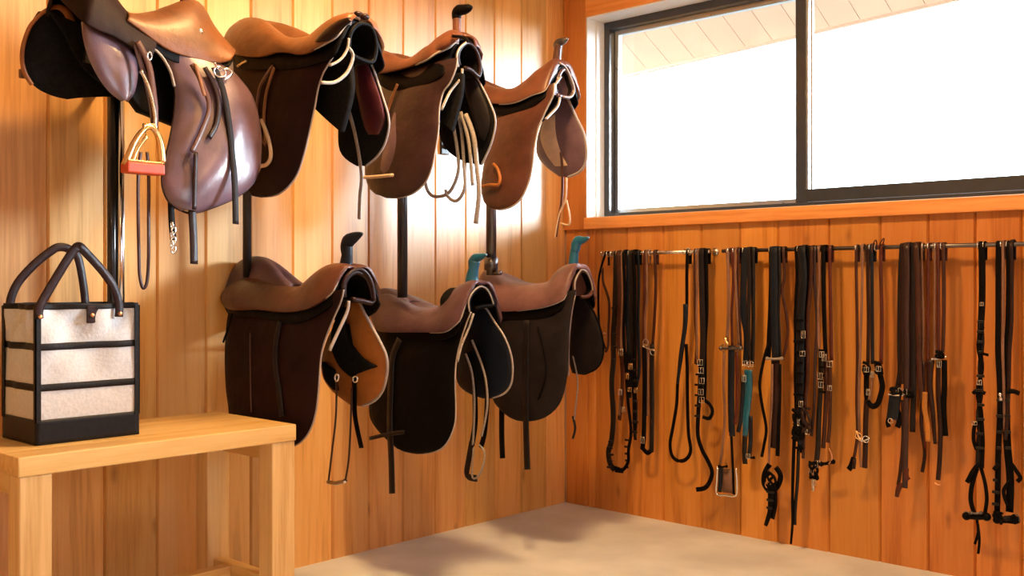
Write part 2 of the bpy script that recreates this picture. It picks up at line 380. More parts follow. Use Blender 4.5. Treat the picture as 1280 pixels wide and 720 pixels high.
# ceiling lamps (the room's own warm light)
for i, (x, y, e) in enumerate(((1.15, -1.65, 54), (3.0, -1.7, 15), (2.6, -4.2, 9))):
    t = thing('ceiling_lamp', ['round flush ceiling lamp nearest the saddle racks', 'round flush ceiling lamp nearest the middle of the room', 'round flush ceiling lamp furthest from the window'][i], 'lamp', (x, y, RZ))
    bm = bmesh.new(); bmesh.ops.create_cone(bm, cap_ends=True, segments=32, radius1=.19, radius2=.16, depth=.04)
    for v in bm.verts: v.co += Vector((x, y, RZ - .02))
    bm_obj('housing', bm, M['white'], t, bevel=.004)
    bm = bmesh.new(); bmesh.ops.create_cone(bm, cap_ends=True, segments=32, radius1=.10, radius2=.15, depth=.03)
    for v in bm.verts: v.co += Vector((x, y, RZ - .055))
    bm_obj('diffuser', bm, M['diffuser'], t)
    ld = bpy.data.lights.new('lamp_light', 'AREA'); ld.shape = 'DISK'; ld.size = .3; ld.energy = e * LAMP; ld.color = (1.0, .60, .24)
    lo = bpy.data.objects.new('lamp_light', ld); COL.objects.link(lo); lo.location = (x, y, RZ - .08); lo.parent = t; lo.matrix_parent_inverse = Matrix.Translation(-t.location)

# ------------------------------------------------------------------ bench
HB = .60
FR = onZ(373.4, 530.5, HB); FL = onZ(21, 571.8, HB); BR = onZ(261, 515, HB)
bx1 = (FR.x + FL.x) / 2; bx0 = BR.x; by0 = FL.y; by1 = FR.y
SLT = .046
bn = thing('bench', 'sturdy pale pine bench carrying the striped tote bag', 'bench', ((bx0 + bx1) / 2, (by0 + by1) / 2, 0))
bm = bmesh.new()
nb = 4
for k in range(nb):
    w = (bx1 - bx0) / nb; box(bm, (bx0 + w * k + .0006, by0, HB - SLT), (bx0 + w * (k + 1) - .0006, by1, HB))
bm_obj('bench_top', bm, M['bench_y'], bn, smooth=False, bevel=.003)
LW = .078; LD = .066; low = .004
for (x0, x1) in ((bx1 - LD - .004, bx1 - .004), (bx0 + .015, bx0 + .015 + LD)):
    for (y0, y1) in ((by1 - LW, by1 - .003), (by0 + .004, by0 + LW)):
        boxo('leg', (x0, y0, 0), (x1, y1, HB - SLT), M['bench_z'], bn, .003)
for (y0, y1) in ((by1 - .058, by1 - .02), (by0 + .02, by0 + .058)):
    boxo('apron', (bx0 + .015 + LD, y0, HB - SLT - .055), (bx1 - LD - .004, y1, HB - SLT), M['bench_x'], bn, .002)
    boxo('stretcher', (bx0 + .015 + LD, y0, .115), (bx1 - LD - .004, y1, .17), M['bench_x'], bn, .002)
xc = bx0 + .035
boxo('stretcher', (xc - .02 + .12, by0 + .058, .12), (xc + .022 + .12, by1 - .058, .165), M['bench_y'], bn, .002)
boxo('apron', (bx0 + .02, by0 + LW, HB - SLT - .055), (bx0 + .05, by1 - LW, HB - SLT), M['bench_y'], bn, .002)

# ------------------------------------------------------------------ tote bag
c0 = onZ(46, 557.5, HB); c1 = onZ(172, 543, HB)
gx1 = (c0.x + c1.x) / 2; gy0, gy1 = c0.y, c1.y; gx0 = gx1 - .20; gz = HB; GH = .345
bag = thing('tote_bag', 'cream canvas tote bag with black stripes standing on the pine bench', 'bag', ((gx0 + gx1) / 2, (gy0 + gy1) / 2, gz))
def wrk(u, z, s):
    a = max(0, (z - .10) / .24)
    return a * .0105 * (math.sin(u * 34 + z * 22 + s) + .6 * math.sin(u * 61 - z * 40 + 2 * s)) - .006 * a * math.sin(math.pi * min(max(z / .34, 0), 1))
def bag_shell(name, z0, z1, mat, off, nz=16, closed_bottom=False, wr=1.):
    bm = bmesh.new(); rows = []
    rad = .02
    def loop(z):
        pts = []
        fac = 1 - .012 * (z / .345)
        cx, cy = (gx0 + gx1) / 2, (gy0 + gy1) / 2
        hx, hy = ((gx1 - gx0) / 2 + off) * fac, ((gy1 - gy0) / 2 + off) * fac
        nseg = 22
        sides = [((-1, -1), (1, -1), (0, -1)), ((1, -1), (1, 1), (1, 0)), ((1, 1), (-1, 1), (0, 1)), ((-1, 1), (-1, -1), (-1, 0))]
        for si, (p, q, nn) in enumerate(sides):
            for k in range(nseg):
                t = k / nseg
                x = p[0] + (q[0] - p[0]) * t; y = p[1] + (q[1] - p[1]) * t
                e = math.sin(math.pi * t)
                w = wrk(t * .28, z, si * 1.7) * min(1, e * 2.2) * wr
                pts.append(Vector((cx + x * hx + nn[0] * w, cy + y * hy + nn[1] * w, gz + z)))
        return pts
    for i in range(nz + 1): rows.append([bm.verts.new(p) for p in loop(z0 + (z1 - z0) * i / nz)])
    for a, b in zip(rows, rows[1:]):
        n = len(a)
        for k in range(n): bm.faces.new((a[k], a[(k + 1) % n], b[(k + 1) % n], b[k]))
    if closed_bottom: bm.faces.new(rows[0][::-1])
    o = bm_obj(name, bm, mat, bag)
    s = o.modifiers.new('sol', 'SOLIDIFY'); s.thickness = .0025; s.offset = -1
    return o
bag_shell('bag_body', .05, .34, M['canvas'], 0, 40)
bag_shell('bag_base', .001, .062, M['bagbase'], .003, 6, True, .3)
for z in (.132, .232): bag_shell('stripe', z, z + .017, M['web'], .0025, 2)
bag_shell('rim', .332, .346, M['web'], .003, 3)
for (x, y) in ((gx1, gy0), (gx1, gy1), (gx0, gy0), (gx0, gy1)):
    bm = bmesh.new(); s = 1 if x == gx1 else -1; q = 1 if y == gy1 else -1
    box(bm, (x + s * .0045, y + q * .0045, gz + .055), (x - s * .009, y + q * .002, gz + .34))
    box(bm, (x + s * .0045, y + q * .0045, gz + .055), (x + s * .002, y - q * .009, gz + .34))
    bm_obj('corner_binding', bm, M['web'], bag, smooth=False)
def bhandle(x, pts):
    P = [onX(a, b, x) for a, b in pts]
    bm = bmesh.new(); ribbon(bm, P, .023, .005, Vector((1, 0, 0))); h = bm_obj('handle', bm, M['dbrown'], bag)
    return h
xf = gx1 + .006
bhandle(xf, [(49, 398), (50, 384), (62, 362), (80, 332), (92, 314), (99, 308), (108, 316), (128, 338), (143, 360), (149, 380), (149, 396)])
bhandle(gx0 - .004, [(13, 398), (14, 374), (24, 352), (44, 330), (64, 314), (74, 309), (86, 311), (97, 320), (103, 345), (107, 378), (107, 400)])
for (px, py) in ((115, 394), (150, 392), (50, 396)):
    p = onX(px, py, xf + .003)
    bm = bmesh.new(); tube(bm, [p, p + Vector((.006, 0, 0))], .005, 12, smooth=False); bm_obj('rivet', bm, M['copper'], bag)
p = onX(117, 393, xf + .001); bm = bmesh.new(); box(bm, (xf - .003, p.y - .017, p.z - .022), (xf + .002, p.y + .017, p.z + .022)); bm_obj('leather_tab', bm, M['dbrown'], bag, smooth=False, bevel=.003)
# ------------------------------------------------------------------ saddles on wall racks
NX, NY = Vector((1, 0, 0)), Vector((0, 1, 0))
class Plane:
    """side plane of a saddle: leans away from the centre line yc the lower it gets. s=-1 near side, +1 far side"""
    def __init__(self, yc, s, a, b, z0):
        self.yc, self.s, self.a, self.b, self.z0 = yc, s, a, b, z0
        self.n = Vector((0, 1, s * b)); self.c = yc + s * (a + b * z0)
        self.out = self.n.normalized() * s
    def __call__(self, p, off=0.0):
        q = hit(p[0], p[1], self.n, self.c)
        return q if not off else hit(p[0], p[1], self.n, self.c + off * self.s * self.n.length)
class PlaneX:
    def __init__(self, x): self.x = x; self.out = NX
    def __call__(self, p, off=0.0): return onX(p[0], p[1], self.x + off)
def grid_obj(name, rows, mat, parent, thick=.006, sub=0):
    bm = bmesh.new(); V = [[bm.verts.new(p) for p in r] for r in rows]
    for a, b in zip(V, V[1:]):
        for k in range(len(a) - 1): bm.faces.new((a[k], a[k + 1], b[k + 1], b[k]))
    o = bm_obj(name, bm, mat, parent)
    if thick:
        s = o.modifiers.new('sol', 'SOLIDIFY'); s.thickness = thick; s.offset = 0
        v = o.modifiers.new('bev', 'BEVEL'); v.width = thick * .3; v.segments = 2; v.limit_method = 'ANGLE'; v.angle_limit = 1.0
    return o
def sheet(name, A, B, pl, mat, parent, rows=22, cols=12, bulge=.02, thick=.006, off=0., wave=.0, smooth=True):
    """leather panel between two outline curves A and B (same direction)"""
    a = resample([Vector((x, y, 0)) for x, y in A], rows, smooth); b = resample([Vector((x, y, 0)) for x, y in B], rows, smooth)
    R = []
    for i in range(rows):
        s = i / (rows - 1); row = []
        for k in range(cols):
            t = k / (cols - 1); q = a[i].lerp(b[i], t); p = pl((q.x, q.y), off)
            h = bulge * (4 * t * (1 - t)) ** .7 * (.35 + .65 * math.sin(math.pi * min(1, s * .9 + .08)))
            h += wave * math.sin(t * 9 + s * 5) * math.sin(math.pi * s) * math.sin(math.pi * t)
            row.append(p + pl.out * h)
        R.append(row)
    return grid_obj(name, R, mat, parent, thick)
def arch_shell(name, ridge, edge, yc, hw, mat, parent, n=30, m=9, thick=.012, puff=0., drop=0., xmax=9.):
    """saddle shell: ridge curve on the centre line, edge curve at the near side, mirrored to the far side"""
    r2 = resample([Vector((x, y, 0)) for x, y in ridge], n); e2 = resample([Vector((x, y, 0)) for x, y in edge], n)
    R = []
    for i in range(n):
        cr = onY(r2[i].x, r2[i].y, yc); w = hw if not callable(hw) else hw(i / (n - 1))
        ed = onY(e2[i].x, e2[i].y, yc - w); cr.z -= drop
        half = []
        for k in range(m + 1):
            t = k / m; a = t * math.pi / 2
            y = math.sin(a) * w; f = 1 - math.cos(a) ** 1.0
            p = Vector((cr.x + (ed.x - cr.x) * t, yc - y, cr.z + (ed.z - cr.z) * f))
            p.z += puff * math.sin(math.pi * t); p.x = min(p.x, xmax); half.append(p)
        far = [Vector((p.x, 2 * yc - p.y, p.z)) for p in half[1:]]
        R.append(half[::-1] + far)
    return grid_obj(name, R, mat, parent, thick), R
def pipe(name, pts, pl, r, mat, parent, off=.004, seg=7):
    bm = bmesh.new(); tube(bm, [pl(p, off) for p in pts], r, seg); return bm_obj(name, bm, mat, parent)
def strap(name, pts, pl, wpx, mat, parent, off=.012, th=.004, taper=None):
    P = [pl(p, off) for p in pts]; w = wpx * depth(P[0]) / F
    bm = bmesh.new(); ribbon(bm, P, w, th, pl.out if not isinstance(pl, PlaneX) else NX); return bm_obj(name, bm, mat, parent)
CAMN = (-FWD).normalized()
def arch(ap, xf, deep, mat_rim, mat_in, parent, rim=.007, fill=.9, cap=None):
    """pommel arch: rim along the traced curve at the saddle's front, gullet running back under the seat"""
    P = resample([onX(a, b, xf) for a, b in ap], 26)
    cen = sum(P, Vector()) / len(P)
    bm = bmesh.new(); tube(bm, P, rim, 8, smooth=False); o = bm_obj('pommel_rim', bm, mat_rim, parent)
    rows = []
    for k in range(7):
        t = k / 6; rows.append([p + Vector((-deep * t, 0, 0)) + (cen - p) * (.10 * t) for p in P])
    g = grid_obj('gullet', rows, mat_in, parent, .004)
    b = bmesh.new(); L = [p + Vector((-deep * fill, 0, 0)) + (cen - p) * .02 for p in P]
    vs = [b.verts.new(p) for p in L]; c = b.verts.new(cen + Vector((-deep * fill - .012, 0, 0)))
    for u, v in zip(vs, vs[1:] + vs[:1]): b.faces.new((u, v, c))
    bm_obj('pommel_lining', b, cap or mat_in, parent)
    return P, cen
def horn(stem, cap, yc, mat, capmat, parent):
    """stem and cap: (x, y, width px) points, up the horn and out along its hooked head"""
    def go(pts):
        P = [onY(x, y, yc) for x, y, w in pts]; s = depth(P[0]) / F
        bm = bmesh.new(); tube(bm, P, [w * s / 2 for x, y, w in pts], 16, sub=5); return bm
    h = bm_obj('horn', go(stem), mat, parent); bm_obj('horn_cap', go(cap), capmat, h); return h
def dee(name, px, pl, rx, ry, parent, mat, off=.015, r=.0022, up=Vector((0, 0, 1))):
    bm = bmesh.new(); p = pl(px, off); ring(bm, p, pl.out, rx, ry, r, up=up); return bm_obj(name, bm, mat, parent)
def disc(name, px, pl, r, parent, mat, off=.02):
    bm = bmesh.new(); ball(bm, pl(px, off), r, (1, .45, 1)); return bm_obj(name, bm, mat, parent)
def rack(yc, xend, z, label, post=None, hb=.0):
    """wall bracket carrying a saddle; post: (x, y, z_low, z_high, radius, material) for the upright"""
    t = thing('saddle_rack', label, 'saddle rack', (0, yc, z), 'wall racks under the saddles')
    bm = bmesh.new(); box(bm, (.0, yc - .022, z - .11), (.012, yc + .022, z + .016)); bm_obj('wall_plate', bm, M['black_steel'], t, smooth=False, bevel=.003)
    bm = bmesh.new(); tube(bm, [(.006, yc, z), (xend * .5, yc, z + .0), (xend, yc, z + .0)], .014, 12)
    tube(bm, [(.006, yc, z - .085), (xend * .42, yc, z - .008)], .008, 8)
    bm_obj('arm', bm, M['black_steel'], t)
    return t

def build_saddle(D):
    yc, z0 = D['yc'], D['z0']; hw = D.get('hw', .115)
    near = Plane(yc, -1, D.get('a', .085), D.get('b', .13), z0); far = Plane(yc, 1, D.get('a', .085), D.get('b', .13), z0)
    c = onY(*D['ridge'][len(D['ridge']) // 2], yc)
    t = thing('saddle', D['label'], 'saddle', (c.x, yc, z0), 'saddles on the wall racks')
    # seat and the padded tree beneath it
    hwf = D.get('hwf') or (lambda s: hw * (1 - .10 * s) * min(1, .45 + s * 5) if s < .6 else hw * (.94 - .62 * ((s - .6) / .4) ** 1.3))
    XF = onY(*D['apex'], yc).x if 'apex' in D else 9.
    seat, R = arch_shell('seat', D['ridge'], D['edge'], yc, hwf, M[D['seat']], t, thick=.010, puff=.004, xmax=XF)
    under, R2 = arch_shell('skirt', D['ridge'], D['under'], yc, lambda s: hwf(s) * .93, M[D.get('skirtm', 'black')], t, thick=.006, drop=.012, xmax=XF - .004)
    if D.get('edgepipe'):
        bm = bmesh.new(); e = [row[0] for row in R]; i0 = int(D['edgepipe'][0] * len(e)); tube(bm, e[i0:], D.get('epr', .0028), 7, smooth=False)
        bm_obj('piping', bm, M[D['edgepipe'][1]], seat)
    if 'lobe' in D:
        l = arch_shell('cantle', D['lobe'][0], D['lobe'][1], yc, D.get('lobehw', .09), M[D.get('lobem', 'plum')], t, thick=.014)[0]
    if 'swell' in D:
        for nm, A, B, m in D['swell']: sheet(nm, A, B, Plane(yc, -1, hw * .55, .35, onY(*A[-1], yc).z), M[m], t, rows=12, cols=6, bulge=.012, thick=.008)
    if 'panel' in D:
        A, B = D['panel']; sheet('panel', A, B, Plane(yc, -1, .03, .08, z0), M['felt'], t, bulge=.005, thick=.02)
    # flaps
    A, B = D['near']; fl = sheet('flap', A, B, near, M[D['flap']], t, bulge=D.get('bulge', .022), thick=.007, rows=30, cols=16)
    if D.get('pipe', True):
        pipe('piping', B, near, D.get('pr', .0026), M[D.get('pipem', 'piping')], fl, off=.002)
    A, B = D['far']; ff = sheet('flap', A, B, far, M[D['farm']], t, bulge=D.get('fbulge', -.012), thick=.008, rows=26, cols=12)
    if D.get('fpipe', True): pipe('piping', B, far, D.get('fpr', .0035), M[D.get('fpipem', 'piping')], ff, off=-.004)
    for nm, A, B, m, off, th, which in D.get('inlays', []):
        pl = near if which == 'n' else far
        sheet(nm, A, B, pl, M[m], fl if which == 'n' else ff, rows=16, cols=8, bulge=(.018 if which == 'n' else -.012), thick=th, off=off)
    # pommel
    if 'arch' in D:
        xf = onY(*D['apex'], yc).x
        arch(D['arch'], xf, D.get('deep', .14), M[D.get('rimm', 'dbrown')], M['felt'], t, D.get('rim', .007), D.get('fill', .85), M[D['capm']] if D.get('capm') else None)
        for pts, m, r in D.get('archpipe', []):
            bm = bmesh.new(); tube(bm, [onX(x, y, xf + .008) for x, y in pts], r, 7); bm_obj('piping', bm, M[m], t)
    if 'horn' in D: horn(*D['horn'][:2], yc, M[D['horn'][2]], M[D['horn'][3]], t)
    for q in D.get('knob', []):
        bm = bmesh.new(); ball(bm, onY(*q, yc - .01), .012, (1, 1.3, .8)); bm_obj('pommel_knob', bm, M['dbrown'], t)
    for k in D.get('straps', []):
        nm, pts, w, m = k[:4]; off = k[4] if len(k) > 4 else .028; which = k[5] if len(k) > 5 else 'n'
        pl = {'n': near, 'f': far, 'c': Plane(yc, -1, .03, 0, z0)}[which]
        strap(nm, pts, pl, w, M[m], t, off if which != 'f' else -off)
    for k in D.get('cords', []):
        nm, pts, r, m = k[:4]; which = k[4] if len(k) > 4 else 'n'; off = k[5] if len(k) > 5 else .03
        pl = {'n': near, 'f': far, 'c': Plane(yc, -1, .03, 0, z0)}[which]
        pipe(nm, pts, pl, r, M[m], t, off=off if which != 'f' else -off)
    for px, r, m in D.get('studs', []): disc('concho', px, near, r, t, M[m], D.get('studoff', .02))
    for px, rx, ry, m in D.get('dees', []): dee('dee_ring', px, near, rx, ry, t, M[m], .03)
    return t, near, far

def zof(px, py, yc): return onY(px, py, yc).z

# ---- upper row --------------------------------------------------------------
U2 = dict(yc=-1.745, z0=zof(350, 85, -1.84), label='dark brown saddle with a stud on its tan cantle and a burgundy lined flap',
    seat='tan', flap='choc', farm='felt', rimm='black', hw=.12,
    ridge=[(283, 58), (287, 46), (297, 35), (306, 29), (315, 27), (325, 28), (336, 32), (348, 43), (360, 52), (370, 55), (384, 54), (392, 52), (398, 45), (408, 35), (420, 27), (432, 23), (440, 21), (450, 25)],
    edge=[(284, 60), (288, 64), (297, 69), (315, 71.5), (330, 70.5), (345, 66), (360, 66), (372, 68.5), (385, 66.5), (393, 62), (405, 56), (420, 47), (433, 35), (444, 27), (452, 27)],
    under=[(292, 66), (293, 76), (300, 86), (320, 88), (340, 87), (360, 87), (380, 84), (400, 79), (414, 73), (425, 63), (436, 48), (446, 32), (452, 29)],
    edgepipe=(.60, 'rope'),
    near=([(292, 76), (295, 110), (297, 160), (300, 205), (306, 232), (318, 244)], [(418, 68), (412, 78), (404, 92), (398, 110), (394, 132), (388, 160), (381, 190), (373, 215), (362, 232), (348, 243), (332, 246), (320, 244.5)]),
    far=([(444, 72), (434, 95), (427, 125), (424, 160), (425, 185), (433, 198), (448, 207)], [(448, 70), (457, 72), (464, 80), (470, 96), (478, 120), (485, 143), (486, 160), (481, 180), (471, 196), (458, 207)]),
    inlays=[('lining', [(446, 77), (447, 110), (452, 140), (457, 158), (463, 168)], [(457, 74), (465, 92), (474, 117), (480, 140), (480, 155), (474, 168)], 'burg', -.012, .012, 'f')],
    panel=([(412, 80), (399, 105), (393, 134)], [(440, 80), (442, 110), (436, 140), (428, 166)]),
    arch=[(436, 62), (437, 45), (443, 34), (452, 29.5), (462, 33), (468, 44), (470, 58), (469, 68), (465, 78), (450, 74), (438, 68)], apex=(452, 30), deep=.16,
    archpipe=[([(412, 82), (425, 75), (434, 62), (436, 48)], 'rope', .004), ([(401, 103), (418, 103), (432, 93), (439, 80), (441, 68), (436, 60)], 'rope', .005)],
    swell=[('swell_cover', [(392, 57), (400, 47), (412, 35), (425, 27), (438, 23)], [(394, 61), (407, 54), (420, 45), (431, 34), (440, 27)], 'dbrown')],
    straps=[('stirrup_leather', [(341, 82), (331, 97), (324, 112), (321, 140), (324, 165), (333, 182)], 5, 'brown'), ('stirrup_leather', [(343, 84), (336, 105), (332, 122), (330, 150), (333, 180)], 5, 'tan'),
            ('tie_strap', [(430, 122), (438, 145), (444, 168), (449, 195), (452, 222), (450, 245), (449, 274)], 6, 'rope', .02, 'f')],
    cords=[('cord', [(327, 150), (334, 168), (338, 185), (338, 198), (333, 206), (325, 208), (322, 215)], .006, 'cream'), ('latch', [(297, 83), (303, 79), (309, 76)], .004, 'nickel')],
    studs=[((305, 42), .011, 'tan2')], studoff=-.035, knob=[(436, 24), (441, 20), (448, 18), (456, 21)])
U3 = dict(yc=-1.25, z0=zof(520, 108, -1.34), label='saddle with a black capped brown horn and loops of grey cord over its flap',
    seat='rust', flap='chest', farm='felt', rimm='dbrown', hw=.115,
    ridge=[(464, 76), (470, 70), (478, 67.5), (488, 69), (500, 76), (510, 80), (517, 80), (525, 75), (535, 66), (542, 62), (548, 54), (557, 46), (567, 41), (578, 46)],
    edge=[(465, 90), (475, 92), (485, 91), (500, 87.5), (512, 84), (522, 80), (535, 74), (545, 67), (556, 62), (566, 57), (574, 52), (582, 52)],
    under=[(468, 96), (475, 106), (487, 113), (500, 113), (520, 109), (535, 105), (550, 97), (563, 86), (571, 75), (578, 60), (584, 54)],
    edgepipe=(.45, 'rope'), epr=.004,
    near=([(480, 100), (470, 130), (463, 160), (459, 190), (457, 215), (462, 234), (472, 243)], [(572, 72), (570, 86), (563, 103), (555, 114), (551, 126), (549, 140), (548, 165), (544, 190), (540, 210), (532, 228), (518, 241), (500, 247), (484, 247)]),
    far=([(579, 86), (568, 103), (557, 130), (550, 158), (554, 178), (565, 192), (584, 203)], [(579, 84), (588, 87), (595, 96), (605, 113), (613, 130), (619, 147), (618, 165), (612, 185), (602, 206)]),
    inlays=[('lining', [(581, 92), (583, 115), (590, 142), (600, 170)], [(590, 91), (601, 113), (611, 138), (613, 158), (606, 176)], 'greyb', -.012, .010, 'f'),
            ('flap_sheen', [(500, 118), (488, 150), (476, 185), (470, 215), (480, 232)], [(506, 116), (508, 150), (512, 185), (507, 212), (490, 232)], 'mauve', .006, .006, 'n')],  # glossy mauve sheet holds the bluish daylight sheen of the lower flap
    panel=([(566, 92), (555, 120), (550, 150)], [(580, 92), (578, 120), (566, 165)]),
    arch=[(574, 82), (572, 71), (575, 61), (583, 54), (591, 58), (597, 68), (600, 82), (600, 90), (598, 96), (588, 87), (580, 85)], apex=(583, 55), deep=.13,
    archpipe=[([(573, 84), (571, 71), (575, 60), (583, 53)], 'piping', .0035), ([(578, 86), (576, 98), (563, 114), (552, 137)], 'rope', .0045)],
    swell=[('swell_cover', [(542, 64), (550, 55), (560, 47), (568, 42)], [(547, 66), (558, 60), (567, 54), (574, 48)], 'rust')],
    horn=([(571, 50, 16), (571, 40, 11), (571, 30, 11), (571, 19, 11)], [(571, 24, 11), (571, 17, 13), (574, 13, 14), (580, 12, 13), (586, 10, 10), (590, 9, 3)], 'rust', 'black'),
    straps=[('stirrup_leather', [(497, 105), (490, 122), (484, 142), (478, 170)], 5, 'tan'), ('keeper', [(565, 45), (580, 47), (585, 52)], 4, 'black')],
    cords=[('cord', [(560, 130), (567, 158), (572, 190), (573, 215), (562, 240), (545, 246), (535, 239), (531, 225)], .0062, 'rope', 'f', .03),
           ('cord', [(571, 133), (577, 165), (580, 205), (581, 235), (571, 251), (560, 246), (557, 237)], .006, 'rope', 'f', .035),
           ('cord', [(582, 143), (592, 170), (596, 205), (599, 235), (598, 255), (595, 279)], .0085, 'rope', 'f', .04),
           ('cord', [(576, 140), (585, 172), (589, 205), (591, 232)], .0065, 'rope', 'f', .045),
           ('stirrup_tread', [(452, 222), (470, 221), (491, 219)], .006, 'cream', 'n', .035)],
    dees=[])
U4 = dict(yc=-.76, z0=zof(650, 140, -.85), label='chestnut saddle with a slim brown horn hanging nearest the window',
    seat='rust', flap='brown', farm='mauve', rimm='mauve', hw=.115,
    ridge=[(596, 99), (601, 103), (610, 109), (622, 113), (633, 115), (645, 114), (655, 108), (663, 101), (670, 93), (680, 86), (690, 78), (698, 76), (706, 82)],
    edge=[(600, 124), (608, 128), (625, 130), (640, 129), (652, 125), (665, 119), (680, 114), (688, 106), (695, 97), (702, 91), (708, 88)],
    under=[(604, 132), (612, 143), (630, 144), (650, 140), (665, 134), (676, 126), (686, 118), (694, 108), (700, 98), (708, 92)],
    edgepipe=(.2, 'piping'), epr=.0035,
    near=([(618, 138), (613, 165), (608, 190), (604, 215), (602, 236), (606, 252)], [(693, 104), (692, 118), (685, 133), (678, 148), (673, 160), (668, 185), (666, 205), (662, 225), (653, 246), (642, 257), (627, 262), (614, 260)]),
    far=([(700, 124), (690, 138), (678, 155), (672, 175), (672, 193), (682, 207), (700, 220)], [(703, 121), (709, 122), (715, 135), (722, 150), (729, 165), (733, 183), (732, 203), (724, 215), (710, 221)]),
    fpr=.005, pr=.0032,
    inlays=[('lining', [(680, 152), (676, 172), (682, 192), (692, 208)], [(700, 140), (700, 165), (706, 190), (716, 207)], 'cream', -.006, .006, 'f')],
    arch=[(697, 104), (698, 96), (704, 87), (710, 91), (715, 105), (717, 113), (713, 121), (704, 121), (697, 119)], apex=(704, 88), deep=.09, fill=.25, capm='mauve',
    archpipe=[([(700, 79), (707, 84), (714, 98), (718, 112), (714, 121), (704, 121)], 'piping', .0035), ([(701, 96), (694, 106), (690, 112)], 'piping', .005), ([(700, 122), (697, 133), (688, 143), (682, 149)], 'piping', .005)],
    horn=([(695, 84, 12), (696, 74, 11), (697, 64, 10), (698, 56, 10)], [(697, 62, 9), (697, 56, 11), (700, 53, 10), (705, 51, 8), (710, 48, 2)], 'brown', 'dark_steel'),
    straps=[('tie_strap', [(701, 190), (703, 215), (702, 250), (698, 275), (695, 296)], 4, 'brown', .02, 'f')],
    cords=[('cord', [(708, 222), (707, 248), (700, 266), (696, 284), (694, 297)], .004, 'cream', 'f', .02), ('cord', [(708, 250), (712, 270), (711, 281), (701, 279)], .004, 'cream', 'f', .024),
           ('stirrup', [(600, 234), (612, 231), (623, 231), (625, 222), (622, 211), (617, 205)], .006, 'tan2', 'n', .035)])
# ---- lower row --------------------------------------------------------------
L1 = dict(yc=-1.70, z0=zof(350, 402, -1.79), label='dark chocolate saddle with a plum cantle and navy horn, lowest beside the bench end',
    seat='brown', flap='choc', farm='tan2', rimm='dbrown', hw=.12,
    lobe=([(279, 362), (284, 348), (293, 335), (303, 327), (313, 323.5), (325, 323), (336, 328), (346, 337), (355, 348), (366, 358)], [(280, 374), (290, 378), (305, 380), (325, 380), (345, 376), (366, 368)]), lobehw=.05,
    ridge=[(279, 366), (290, 359), (300, 352), (312, 348), (327, 348), (340, 353), (355, 357), (365, 359), (375, 361), (384, 354), (393, 345), (402, 338), (412, 333), (423, 331), (435, 332), (446, 337)],
    edge=[(279, 378), (285, 385), (300, 388), (320, 387), (345, 390), (365, 390), (385, 386), (400, 378), (413, 368), (424, 355), (434, 342), (444, 336)],
    under=[(284, 386), (290, 396), (310, 396), (335, 399), (360, 405), (380, 402), (397, 394), (414, 382), (426, 368), (434, 350), (445, 338)],
    edgepipe=(.7, 'rope'), epr=.003,
    near=([(287, 390), (284, 405), (282, 440), (283, 480), (286, 505), (292, 535), (320, 556)], [(430, 362), (426, 378), (415, 403), (405, 430), (401, 450), (399, 480), (396, 510), (390, 533), (380, 549), (366, 558), (345, 560)]),
    far=([(436, 374), (426, 395), (412, 420), (403, 450), (405, 472), (418, 490), (440, 506)], [(440, 373), (448, 376), (455, 390), (464, 407), (475, 427), (483, 445), (484, 465), (479, 487), (469, 500), (454, 507)]),
    fpr=.0045,
    inlays=[('knee_block', [(432, 385), (420, 405), (416, 430), (425, 455), (440, 470)], [(434, 385), (434, 408), (442, 430), (456, 448), (472, 458)], 'felt', -.012, .014, 'f'),
            ('knee_block', [(405, 452), (408, 470), (418, 484)], [(420, 462), (422, 474), (424, 488)], 'felt', -.010, .014, 'f')],
    arch=[(430, 372), (430, 356), (436, 345), (446, 340), (457, 347), (463, 360), (466, 378), (452, 376), (440, 374)], apex=(446, 341), deep=.16, rim=.008,
    archpipe=[([(428, 362), (432, 348), (442, 338), (452, 337), (461, 346), (466, 360), (468, 376)], 'dbrown', .006), ([(436, 376), (434, 390), (424, 412), (412, 438)], 'piping', .005)],
    horn=([(432, 338, 20), (433, 328, 16), (434, 318, 14), (434, 308, 14)], [(434, 320, 13), (433, 309, 15), (436, 301, 17), (442, 297, 14), (448, 294, 9), (453, 292, 3)], 'navy', 'navy'),
    straps=[('girth_strap', [(350, 402), (345, 425), (344, 455), (348, 485), (352, 520)], 10, 'greyb'), ('girth_strap', [(290, 392), (286, 408), (279, 428)], 3, 'black', .02),
            ('hanging_strap', [(434, 405), (440, 440), (443, 480), (444, 520), (452, 560)], 9, 'black', .02, 'f'),
            ('seam_strip', [(313, 416), (313, 450), (314, 515)], 1.6, 'brown', .024)],
    cords=[('stirrup_leather', [(421, 470), (420, 520), (415, 565), (411, 600)], .0035, 'brownstrap', 'f', .03), ('stirrup_leather', [(440, 485), (438, 540), (436, 575), (432, 600)], .0035, 'brownstrap', 'f', .03),
           ('stirrup_tread', [(410, 602), (420, 604), (432, 601)], .007, 'nickel', 'f', .03)],
    dees=[((421, 472), .008, .010, 'nickel'), ((444, 474), .010, .008, 'nickel')])
